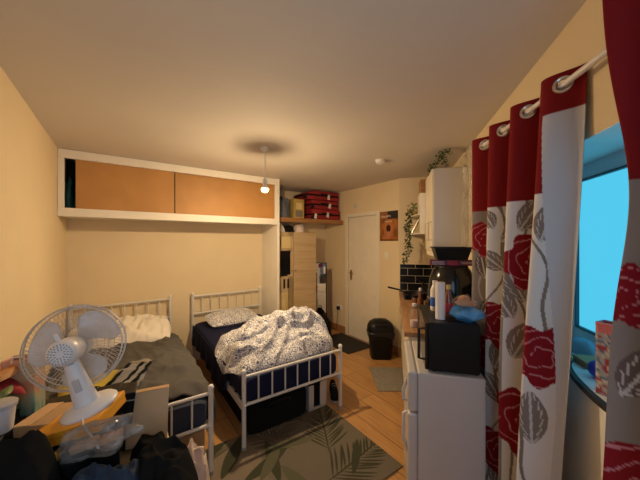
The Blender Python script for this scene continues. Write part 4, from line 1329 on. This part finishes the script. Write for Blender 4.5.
# air fryer with box and tin on top
t = Thing("air_fryer", "tall glossy black domed air fryer on the worktop behind the microwave", "air fryer", KK, (0.455, 2.42, 0.90))
ac = (0.455, 2.42, 0.90)
t.part("body", MB().lathe([(0.150, 0.004), (0.165, 0.02), (0.178, 0.12), (0.176, 0.25), (0.162, 0.36), (0.138, 0.43), (0.12, 0.452)], ac, 48), "blackgloss")
t.part("lid", MB().lathe([(0.123, 0.452), (0.118, 0.462), (0.0, 0.466)], ac, 48), "blackplastic")
t.part("chrome_band", MB().lathe([(0.179, 0.20), (0.1802, 0.202), (0.180, 0.212), (0.1785, 0.214)], ac, 48), "chrome")
b = t.part("basket", MB().box(0.268, 2.34, 0.94, 0.30, 2.50, 1.08), "blackgloss", bevel=0.01)
t.part("handle", MB().box(0.20, 2.40, 1.0, 0.268, 2.44, 1.035), "blackplastic", b, bevel=0.008)
t.part("foot", MB().lathe([(0.13, 0.0002), (0.13, 0.005)], ac, 32), "blackplastic")
t = Thing("wrap_box", "long maroon carton with pale print lying on the air fryer", "box", KK, (0.46, 2.4, 1.366))
t.part("carton", MB().box(0.292, 2.375, 1.3665, 0.625, 2.43, 1.410), "maroon", bevel=0.002)
pr = MB()
for (a, b_, z) in ((0.305, 0.395, 1.396), (0.305, 0.395, 1.386), (0.305, 0.40, 1.376), (0.51, 0.60, 1.394), (0.52, 0.595, 1.383)):
    pr.box(a, 2.3742, z - 0.0025, b_, 2.375, z + 0.0025)
t.part("print_line", pr, "paleprint")
t.part("red_patch", MB().box(0.42, 2.374, 1.368, 0.49, 2.375, 1.409), "redpatch")
t = Thing("baking_tin", "black flared baking tin on the maroon carton", "baking tin", KK, (0.47, 2.4, 1.411))
mb = MB()
mb.hexa([(0.340, 2.32, 1.4115), (0.55, 2.32, 1.4115), (0.55, 2.48, 1.4115), (0.340, 2.48, 1.4115)],
        [(0.315, 2.295, 1.505), (0.575, 2.295, 1.505), (0.575, 2.505, 1.505), (0.315, 2.505, 1.505)])
t.part("pan", mb, "blackplastic", bevel=0.006)
t.part("rim", MB().tube([(0.31, 2.29, 1.507), (0.58, 2.29, 1.507), (0.58, 2.51, 1.507), (0.31, 2.51, 1.507)], 0.005, 8, closed=True), "blackmetal")

# hob, pans and bottle on the worktop
t = Thing("electric_hob", "black hob set on the worktop near the end wall", "hob", KK, (0.36, 3.55, 0.90))
t.part("glass", MB().box(0.13, 3.30, 0.9005, 0.60, 3.82, 0.906), "blackgloss", bevel=0.002)
k = MB()
for (p, r) in ((0.25, 3.42), (0.47, 3.42), (0.25, 3.69), (0.47, 3.69)):
    k.torus((p, r, 0.9065), 0.075, 0.0015, n=40, k=6)
t.part("ring", k, "greyplastic")
def pan(p, r, rad, h, hx, label, name="frying_pan"):
    t = Thing(name, label, "pan", KK, (p, r, 0.908))
    t.part("body", MB().lathe([(0.0, 0.002), (rad * .8, 0.0), (rad * .86, 0.006), (rad, h), (rad - .003, h), (rad * .82, 0.01), (0.0, 0.008)], (p, r, 0.908), 40), "blackmetal")
    t.part("handle", MB().tube([(p + hx[0] * rad * .97, r + hx[1] * rad * .97, 0.908 + h * .8), (p + hx[0] * (rad + .05), r + hx[1] * (rad + .05), 0.908 + h + .015),
                                (p + hx[0] * (rad + .19), r + hx[1] * (rad + .19), 0.908 + h + .035)], [0.008, 0.010, 0.011], 10), "blackplastic")
pan(0.26, 3.44, 0.135, 0.055, (-0.95, 0.31), "black frying pan on the hob, handle pointing over the worktop edge")
pan(0.46, 3.68, 0.11, 0.11, (-0.5, 0.86), "deep black saucepan at the back of the hob", "saucepan")
t = lathe_thing("drink_bottle", "clear plastic bottle with a white cap at the worktop's front edge", "bottle", 0.165, 2.27, 0.90,
            [("body", [(0.032, 0.001), (0.036, 0.012), (0.035, 0.055), (0.030, 0.07), (0.035, 0.085), (0.035, 0.115), (0.016, 0.148), (0.014, 0.158)], "clear"),
             ("drink", [(0.030, 0.003), (0.033, 0.012), (0.032, 0.05), (0.0, 0.05)], "paleprint"),
             ("cap", [(0.018, 0.156), (0.018, 0.178), (0.0, 0.18)], "fanwhite")])
lathe_thing("oil_bottle", "slim bottle of dark sauce left of the air fryer", "bottle", 0.245, 2.66, 0.90,
            [("body", [(0.026, 0.001), (0.028, 0.01), (0.028, 0.13), (0.013, 0.175), (0.012, 0.215)], "brownglass"),
             ("cap", [(0.014, 0.213), (0.014, 0.238), (0.0, 0.24)], "fanwhite")])
lathe_thing("seasoning_jar", "dark jar with a black lid standing behind the oil bottle", "jar", 0.22, 2.92, 0.90,
            [("body", [(0.032, 0.001), (0.034, 0.01), (0.034, 0.09), (0.028, 0.10)], "brownglass"),
             ("lid", [(0.031, 0.10), (0.031, 0.125), (0.0, 0.127)], "blackplastic")])

# wall cupboard, end shelves, plants
t = Thing("wall_cupboard", "white kitchen wall cupboard seen from its blank side", "cupboard", KK, (0.51, 3.05, 1.42))
t.part("body", MB().box(0.382, 2.80, 1.42, PW - 0.002, 3.32, 2.235), "appliance", bevel=0.002)
t.part("light_rail", MB().box(0.37, 2.798, 1.415, PW - 0.002, 3.32, 1.465), "trim", bevel=0.002)
for i, (r0, r1) in enumerate(((2.802, 3.058), (3.062, 3.318))):
    d = t.part("door", MB().box(0.36, r0, 1.47, 0.381, r1, 2.233), "trim", bevel=0.003)
    rr = r1 - 0.03 if i == 0 else r0 + 0.03
    rr = r0 + 0.03
    for z in (1.62, 1.74)[:1]:
        t.part("handle", MB().tube([(0.36, rr, z - 0.05), (0.335, rr, z - 0.05), (0.335, rr, z + 0.12), (0.36, rr, z + 0.12)], 0.006, 8), "chrome", d)
t = Thing("corner_shelf", "white open shelf unit between the cupboard and the end wall", "shelf", KK, (0.45, 3.6, 1.64))
mb = MB()
mb.box(0.30, 3.33, 1.64, PW - 0.002, 3.345, 2.10)
t.part("side_panel", mb, "whitewood", bevel=0.002)
for z in (1.64, 1.86):
    pl = [(PW - 0.002, 3.345), (PW - 0.002, RE - 0.001), (0.20, RE - 0.001), (0.20, RE - 0.16), (0.30, 3.345)]
    t.part("shelf_board", MB().prism(pl, z, z + 0.016), "whitewood", bevel=0.002)
t.part("top_box", MB().box(0.302, 3.346, 1.877, PW - 0.002, 3.62, 2.10), "whitewood", bevel=0.002)
t.part("bracket", MB().tube([(0.24, RE - 0.004, 1.64), (0.34, RE - 0.02, 1.85)], 0.007, 8), "chrome")
solo("wicker_box", MB().box(0.31, 3.36, 2.101, 0.45, 3.55, 2.26), "shelfwood", "small brown box on top of the open shelf unit", "box", KK, (0.43, 3.45, 2.10), bevel=0.006)

def leaves(mb, pts, per, size, spread, rng, mi=0):
    for p in pts:
        for _ in range(per):
            d = Vector((rng.uniform(-1, 1), rng.uniform(-1, 1), rng.uniform(-.8, .8))).normalized()
            c = Vector(p) + d * rng.uniform(0.2, 1) * spread
            s = size * rng.uniform(.7, 1.25)
            ax = d.cross(Vector((rng.uniform(-1, 1), rng.uniform(-1, 1), rng.uniform(-1, 1)))).normalized()
            up = d
            tip = c + up * s
            mid = c + up * s * .45
            n2 = up.cross(ax).normalized() * s * .12
            mb.add([c, mid + ax * s * .36 + n2, tip, mid - ax * s * .36 + n2, mid], [(0, 1, 4), (1, 2, 4), (2, 3, 4), (3, 0, 4)], mi)
    return mb

rg = random.Random(3)
t = Thing("trailing_plant", "trailing ivy in a yellow pot hanging down from the open shelf", "plant", KK, (0.24, 3.83, 1.876))
pc = (0.275, 3.80, 1.876)
t.part("pot", MB().lathe([(0.035, 0.001), (0.045, 0.05), (0.048, 0.065), (0.043, 0.065), (0.04, 0.02)], pc, 24), "terracotta")
path = [(0.262, 3.78, 1.95)]
for i in range(46):
    f = i / 45
    path.append((0.200 - 0.025 * f + 0.012 * math.sin(f * 11), 3.70 - 0.02 * math.sin(f * 7), 1.95 - 0.66 * f ** 1.1))
path2 = [(0.27, 3.77, 1.95)] + [(0.208 + 0.012 * math.sin(f * 9), 3.70 + 0.01 * math.cos(f * 5), 1.94 - 0.50 * f) for f in [i / 30 for i in range(31)]]
t.part("stem", MB().tube(path, 0.002, 5).tube(path2, 0.002, 5), "twig")
t.part("foliage", leaves(leaves(MB(), path[3:], 4, 0.034, 0.035, rg), path2[2:], 3, 0.032, 0.032, rg), "leaf")
t.part("top_foliage", leaves(MB(), [(0.275, 3.80, 1.96), (0.25, 3.78, 1.97), (0.30, 3.78, 1.98), (0.27, 3.76, 2.0)], 14, 0.035, 0.05, rg), "leafpale")

t = Thing("artificial_vine", "leafy twig garland standing up on top of the wall cupboard", "plant", KK, (0.42, 2.9, 2.236))
v1 = [(0.385 + 0.11 * f + 0.01 * math.sin(f * 8), 2.86 - 0.10 * f, 2.243 + 0.135 * math.sin(f * PI * .62) ** .8) for f in [i / 24 for i in range(25)]]
v2 = [(0.385 - 0.02 * f, 2.87 + 0.16 * f, 2.243 + 0.05 * math.sin(f * 3)) for f in [i / 12 for i in range(13)]]
v3 = [(0.46 + 0.03 * f, 2.84 - .03 * f, 2.35 - 0.10 * f) for f in [i / 10 for i in range(11)]]
t.part("stem", MB().tube(v1, 0.004, 6).tube(v2, 0.003, 6).tube(v3, 0.003, 6), "twig")
q = leaves(MB(), v1, 3, 0.026, 0.025, rg); leaves(q, v2, 3, 0.022, 0.018, rg); leaves(q, v3, 3, 0.024, 0.022, rg)
for i in range(len(q.v)):
    x, y, z = q.v[i]; q.v[i] = (x, y, min(z, CEIL - 0.004))
t.part("foliage", q, "leaf")
t.part("pale_leaf", leaves(MB(), v1[::2] + v3[::3], 2, 0.022, 0.024, rg), "leafpale")
for o in t.o.children:
    for vtx in o.data.vertices:
        vtx.co.z = min(vtx.co.z, CEIL - 0.003 - 2.236)

# clear plastic cover hanging between cupboard and curtain
def sheet(u, v):
    r = 2.24 + 0.36 * u
    p = 0.600 + 0.035 * math.sin(u * 17 + 2 * v) + 0.02 * nz(u * 6, v * 5, 3)
    z = 1.47 + 0.84 * v * (1 - 0.10 * abs(2 * u - 1) ** 2)
    return (p, r, z)
t = Thing("garment_cover", "clear plastic cover hanging between the wall cupboard and the curtain", "plastic cover", KK, (0.62, 2.42, 1.47))
t.part("film", MB().grid(sheet, 50, 50), "clear")
t.part("hook", MB().tube([(0.60, 2.42, 2.30), (0.61, 2.42, 2.34), (0.64, 2.42, 2.35), (PW - 0.001, 2.42, 2.345)], 0.004, 8), "chrome")

# ------------------------------------------------------------------ curtains
ROD_A = Vector((0.992, 1.72, 2.13)); ROD_B = Vector((0.80, 0.32, 2.13))
RY = lambda y: ROD_A.x + (ROD_B.x - ROD_A.x) * (ROD_A.y - y) / (ROD_A.y - ROD_B.y)
ROD_A = Vector((RY(1.80), 1.80, 2.13)); ROD_B2 = Vector((RY(-0.25), -0.25, 2.13))
# bow the rod slightly so that it clears the wall everywhere
t = Thing("curtain_rod", "white metal curtain rod across the window", "curtain rod", 0, tuple(ROD_A))
t.part("rod", MB().cyl(ROD_A, ROD_B2, 0.011, n=16), "fanwhite")
t.part("finial", MB().ball(tuple(ROD_A + Vector((0.003, 0.02, 0))), 0.02), "fanwhite")
kd = Vector((*fr(KK, 1, 0), 0))
def to_wall(P):
    p = P.x * math.cos(KK) + P.y * math.sin(KK)
    return P + kd * (PW - 0.002 - p)
for y in (1.77, -0.1):
    P = Vector((RY(y), y, 2.13))
    t.part("bracket", MB().tube([P + Vector((0, 0, -0.012)), to_wall(P) + Vector((0, 0, -0.012))], 0.009, 10), "fanwhite")

RED = np.array((0.22, 0.009, 0.011)); WHT = np.array((0.72, 0.71, 0.71)); TAU = np.array((0.235, 0.20, 0.18)); LIN = np.array((0.58, 0.60, 0.66))
ROSE = np.array((0.25, 0.009, 0.016)); PINK = np.array((0.55, 0.22, 0.25)); BRN = np.array((0.15, 0.11, 0.10))


def pattern(u, z, ztop, roses, lvs, dark=False, stems=()):
    """printed cotton: red band above, then white / taupe patches with roses, leaves and stems. u in metres along the cloth"""
    if z > ztop:
        return RED
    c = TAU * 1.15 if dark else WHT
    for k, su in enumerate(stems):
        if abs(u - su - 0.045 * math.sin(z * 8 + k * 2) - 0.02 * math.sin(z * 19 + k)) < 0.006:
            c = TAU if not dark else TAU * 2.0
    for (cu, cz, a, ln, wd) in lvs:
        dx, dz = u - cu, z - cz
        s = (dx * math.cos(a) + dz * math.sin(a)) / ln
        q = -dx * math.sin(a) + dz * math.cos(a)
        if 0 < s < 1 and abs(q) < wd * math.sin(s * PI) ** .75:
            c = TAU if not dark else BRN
            if abs(q) < 0.004 or abs(abs(q) - 0.5 * wd * math.sin(s * PI) - (s * 6 % 1) * .01) < 0.0022:
                c = WHT * .8
    for (cu, cz, rr) in roses:
        dx, dz = u - cu, z - cz
        d = math.hypot(dx, dz)
        if d < rr * 1.3:
            th = math.atan2(dz, dx)
            edge = rr * (1 + 0.11 * math.sin(5 * th + cu * 40) + 0.06 * math.sin(9 * th + cz * 31))
            if d < edge:
                c = ROSE
                sp = (d / rr * 3.1 + 0.16 * math.sin(5 * th + d * 50) + th / (2 * PI)) % 1.0
                if sp < 0.12 and d > rr * .18:
                    c = PINK
    return c


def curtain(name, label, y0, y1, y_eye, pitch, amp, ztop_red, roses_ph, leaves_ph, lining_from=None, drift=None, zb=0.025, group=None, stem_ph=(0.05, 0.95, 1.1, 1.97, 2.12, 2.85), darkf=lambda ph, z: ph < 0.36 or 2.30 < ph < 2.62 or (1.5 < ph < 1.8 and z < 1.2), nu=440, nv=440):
    """cloth wave along the rod from y0 (far) to y1 (near); wave phase 0 at y_eye"""
    zt = 2.13 + 0.048
    rd = (ROD_A - ROD_B2); rd.z = 0; rd.normalize()
    pn = Vector((rd.y, -rd.x, 0))                    # towards the wall / window
    def pos(s, z, k=1.0):
        y = y0 + (y1 - y0) * s
        ph = (y_eye - y) / pitch
        f = (zt - z) / zt
        am = amp * (1 + 0.25 * f) * (0.9 + 0.35 * nz(ph * 0.9, f * 1.2, 2.0))
        php = ph + 0.10 * f * nz(ph * .7, f * 2, 7.0) * (1 if 0.02 < f else 0)
        off = am * math.sin(2 * PI * php) + 0.25 * am * f * math.sin(4 * PI * php + 3 * f)
        off += 0.012 * f * nz(ph * 3.1, f * 4.0, 5.0)
        dy = 0.02 * f * math.sin(2 * PI * ph + 1)
        P = Vector((RY(y), y, z)) + pn * off * k + rd * dy
        if drift:
            P += drift(s, z, rd, pn)
        return P
    # arc length along the top edge -> u
    N = nu
    us = [0.0]
    for i in range(N):
        us.append(us[-1] + (pos((i + 1) / N, 1.4) - pos(i / N, 1.4)).length)
    phs = [(y_eye - (y0 + (y1 - y0) * i / N)) / pitch for i in range(N + 1)]
    u_at = lambda ph: float(np.interp(ph, phs, us))
    roses = [(u_at(p), z, r) for p, z, r in roses_ph]
    lvs = [(u_at(p), z, R(a), l, w) for p, z, a, l, w in leaves_ph]
    stems = [u_at(p) for p in stem_ph]
    k0, k1 = math.ceil(phs[0] * 2), math.floor(phs[-1] * 2)
    eyes = [k / 2 for k in range(k0, k1 + 1)]
    ss = [(y_eye - p * pitch - y0) / (y1 - y0) for p in eyes]
    eu = [u_at(p) for p in eyes]
    zc = 2.13
    def skip(fu, fv):
        z = zt + (zb - zt) * fv
        if z < zc - 0.04: return False
        u = float(np.interp(fu * N, range(N + 1), us))
        return any((u - q) ** 2 * 1.0 + (z - zc) ** 2 < 0.021 ** 2 for q in eu)
    # finer rows at the top so the eyelet holes are round
    def zrow(fv): return zt + (zb - zt) * fv
    mb = MB().grid(lambda fu, fv: tuple(pos(fu, zrow(fv))), nu, nv, skip=skip)
    col = []
    for j in range(nv + 1):
        z = zrow(j / nv)
        for i in range(nu + 1):
            if lining_from is not None and phs[i] > lining_from + 0.30 * min(1, max(0, (2.0 - z) / 1.1)) and z < 2.035:
                c = LIN
            else:
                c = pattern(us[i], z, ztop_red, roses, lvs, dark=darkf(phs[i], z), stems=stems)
            col.append((*c, 1))
    mb.col = col
    x0 = pos(0.5, 0)
    t = Thing(name, label, "curtain", 0, (x0.x, x0.y, 0), group)
    t.part("cloth", mb, "printcloth", solid=0.0015)
    for s in ss:
        a = pos(max(0, s - 0.004), zc); b = pos(min(1, s + 0.004), zc)
        tg = (b - a); tg.z = 0; tg.normalize()
        nrm = Vector((tg.y, -tg.x, 0))
        Mx = Matrix((tg, Vector((0, 0, 1)), nrm)).transposed()
        P = pos(s, zc)
        g = MB()
        g.torus(P, 0.0255, 0.0062, Mx, n=36, k=8)
        t.part("eyelet", g, "chrome")
    return t


rl = random.Random(5)
lv = []
for ph, z, a, l, w in ((0.02, 1.33, 100, .16, .045), (-0.05, 1.10, 60, .15, .04), (0.06, 0.6, 80, .18, .05), (1.0, 1.55, 40, .17, .05), (1.05, 1.40, 140, .16, .045),
                       (0.95, 0.88, 70, .2, .06), (1.05, .7, 120, .18, .05), (1.95, 1.60, 60, .16, .05), (2.0, 1.28, 115, .2, .055), (1.9, 1.02, 65, .2, .06),
                       (2.05, 0.55, 90, .2, .06), (2.88, 1.55, 75, .16, .05), (2.92, 0.78, 95, .2, .05), (2.15, 1.22, 50, .15, .045), (1.1, 1.30, 55, .15, .045), (0.92, 1.62, 120, .12, .04),
                       (1.9, 1.2, 120, .15, .05), (0.95, 0.25, 80, .2, .05), (0.1, 1.36, 40, .13, .04), (1.06, 0.98, 30, .12, .04), (1.45, 1.5, 80, .2, .05), (1.5, 1.0, 100, .2, .05), (0.5, 1.3, 70, .2, .05), (2.45, 1.4, 80, .2, .05), (2.45, .9, 100, .2, .05)):
    lv.append((ph, z, a, l, w))
curtain("curtain", "red topped floral curtain hanging at the far end of the window, white lining turned out", 1.745, 0.985, 1.68, 0.215, 0.050, 1.735,
        [(0.02, 1.57, .10), (0.02, 0.90, .10), (1.0, 1.12, .12), (1.02, 0.45, .12), (2.08, 1.46, .12), (2.02, 0.74, .14), (2.93, 1.12, .11), (2.85, 1.78, .04), (1.3, .72, .1), (0.5, .6, .09), (1.5, .75, .09), (2.45, 1.15, .085), (0.02, .3, .09), (2.0, .2, .09)],
        lv, lining_from=2.80, drift=lambda s, z, rd, pn: pn * (-(0.015 + 0.10 * s * s) * (2.178 - z) / 2.178), group="floral window curtains")


def drift_r(s, z, rd, pn):
    f = (2.178 - z) / 2.178
    w = math.exp(-((z - 1.68) / 0.26) ** 2) * max(0, 1 - 1.6 * s)
    return pn * (0.05 * w - 0.015 + 0.012 * f)
curtain("curtain", "red topped floral curtain bunched at the near end of the window", 0.675, 0.24, 0.625, 0.20, 0.14, 1.70,
        [(-0.12, 0.95, .13), (-0.2, 1.42, .07), (0.05, 0.55, .12), (0.6, 1.42, .08), (1.0, 1.1, .09), (1.6, .7, .1), (0.1, .35, .09)],
        [(-0.18, 1.18, 60, .15, .045), (-0.05, 1.5, 110, .12, .04), (0.3, 1.35, 80, .2, .05), (0.1, 1.2, 60, .15, .04), (1.3, 1.3, 90, .2, .05), (0.4, .5, 90, .2, .05)], drift=drift_r, group="floral window curtains",
        nu=300)

# ------------------------------------------------------------------ things on the window sill
SY = WZ0 + 0.0225
t = Thing("toy_bag", "clear zip bag of small pink and blue things on the window sill", "bag", KK, (PW + 0.09, 1.08, SY))
giftcol = []
p0 = Vector((PW + 0.02, 1.155)); p1 = Vector((PW + 0.135, 1.005))
n = 30
mb = MB()
def side(a, b):
    mb.grid(lambda u, v: (a[0] + (b[0] - a[0]) * u, a[1] + (b[1] - a[1]) * u, SY + 0.001 + 0.235 * v), n, n)
    for j in range(n + 1):
        for i in range(n + 1):
            x, y = i / n * 5 + a[0] * 3, j / n * 9
            k = nz(x * 1.6, y * 1.6, 3); k2 = nz(x * 3, y * 3, 8)
            c = (0.45, 0.50, 0.62)
            if k > .12: c = (0.40, 0.07, 0.12)
            if k < -.18: c = (0.10, 0.20, 0.45)
            if k2 > .3: c = (0.75, 0.72, 0.74)
            if j / n > .86: c = (0.72, 0.22, 0.30)
            giftcol.append((*c, 1))
d_ = (p1 - p0).normalized(); nn = Vector((d_.y, -d_.x)) * 0.05
A, B, C, D = p0, p1, p1 + nn, p0 + nn
for a, b in ((A, B), (B, C), (C, D), (D, A)):
    side(a, b)
mb.col = giftcol
t.part("body", mb, "printbag", solid=0.002)
t.part("base_panel", MB().prism([tuple(A), tuple(B), tuple(C), tuple(D)], SY + 0.0005, SY + 0.003), "pink")
t.part("zip_strip", MB().tube([(A.x, A.y, SY + 0.232), (B.x, B.y, SY + 0.232), (C.x, C.y, SY + 0.232), (D.x, D.y, SY + 0.232)], 0.004, 6, closed=True), "pink")
solo("rubber_ball", MB().ball((PW + 0.06, 1.245, SY + 0.0325), 0.032, n=24), "purple", "small blue ball on the sill beside the pink and blue bag", "ball", KK, (PW + 0.06, 1.245, SY))
t = Thing("trinket_box", "small brown box lying on the sill behind the curtain's edge", "box", KK, (PW + 0.10, 1.36, SY))
t.part("body", MB().box(PW + 0.06, 1.32, SY + 0.0005, PW + 0.14, 1.40, SY + 0.022), "shelfwood", bevel=0.003)
t.part("lid", MB().box(PW + 0.058, 1.318, SY + 0.022, PW + 0.142, 1.402, SY + 0.030), "card", bevel=0.002)
solo("folded_cloth", heap(MB(), PW + 0.165, 1.50, 0.04, 0.11, SY, 0.07, seed=9.4, n=40, k=14), "skyblue", "pale blue cloth crumpled against the window frame", "cloth", KK, (PW + 0.165, 1.5, SY))
solo("charging_cable", MB().tube([(PW + 0.02, 1.40, SY + 0.005), (PW - 0.01, 1.38, SY + 0.006), (PW - 0.035, 1.35, SY - 0.02), (PW - 0.04, 1.34, SY - 0.06), (PW - 0.035, 1.32, SY - 0.07), (PW - 0.03, 1.31, SY - 0.05)], 0.003, 6),
     "blackplastic", "thin black cable end dangling over the sill edge", "cable", KK, (PW, 1.38, SY))

# ------------------------------------------------------------------ world, camera, look
w = bpy.data.worlds.new("world"); sc.world = w
w.use_nodes = True
bg = w.node_tree.nodes["Background"]
bg.inputs[0].default_value = (0.35, 0.6, 0.9, 1); bg.inputs[1].default_value = 0.5
cam = bpy.data.cameras.new("camera")
cam.sensor_width = 36; cam.sensor_fit = "HORIZONTAL"
cam.lens = 281.0 / 640 * 36
cam.shift_y = 2 / 640
cam.clip_start = 0.02
co = bpy.data.objects.new("camera", cam); COL.objects.link(co)
co.location = (0, 0, H); co.rotation_euler = (R(90), 0, 0)
sc.camera = co
sc.view_settings.view_transform = "Standard"
sc.view_settings.look = "None"
sc.view_settings.gamma = 1
sc.view_settings.exposure = 0.9
sc.view_settings.use_curve_mapping = False
sc.cycles.max_bounces = 10
sc.cycles.diffuse_bounces = 6
sc.cycles.transparent_max_bounces = 24
sc.cycles.sample_clamp_indirect = 6
sc.cycles.use_denoising = True
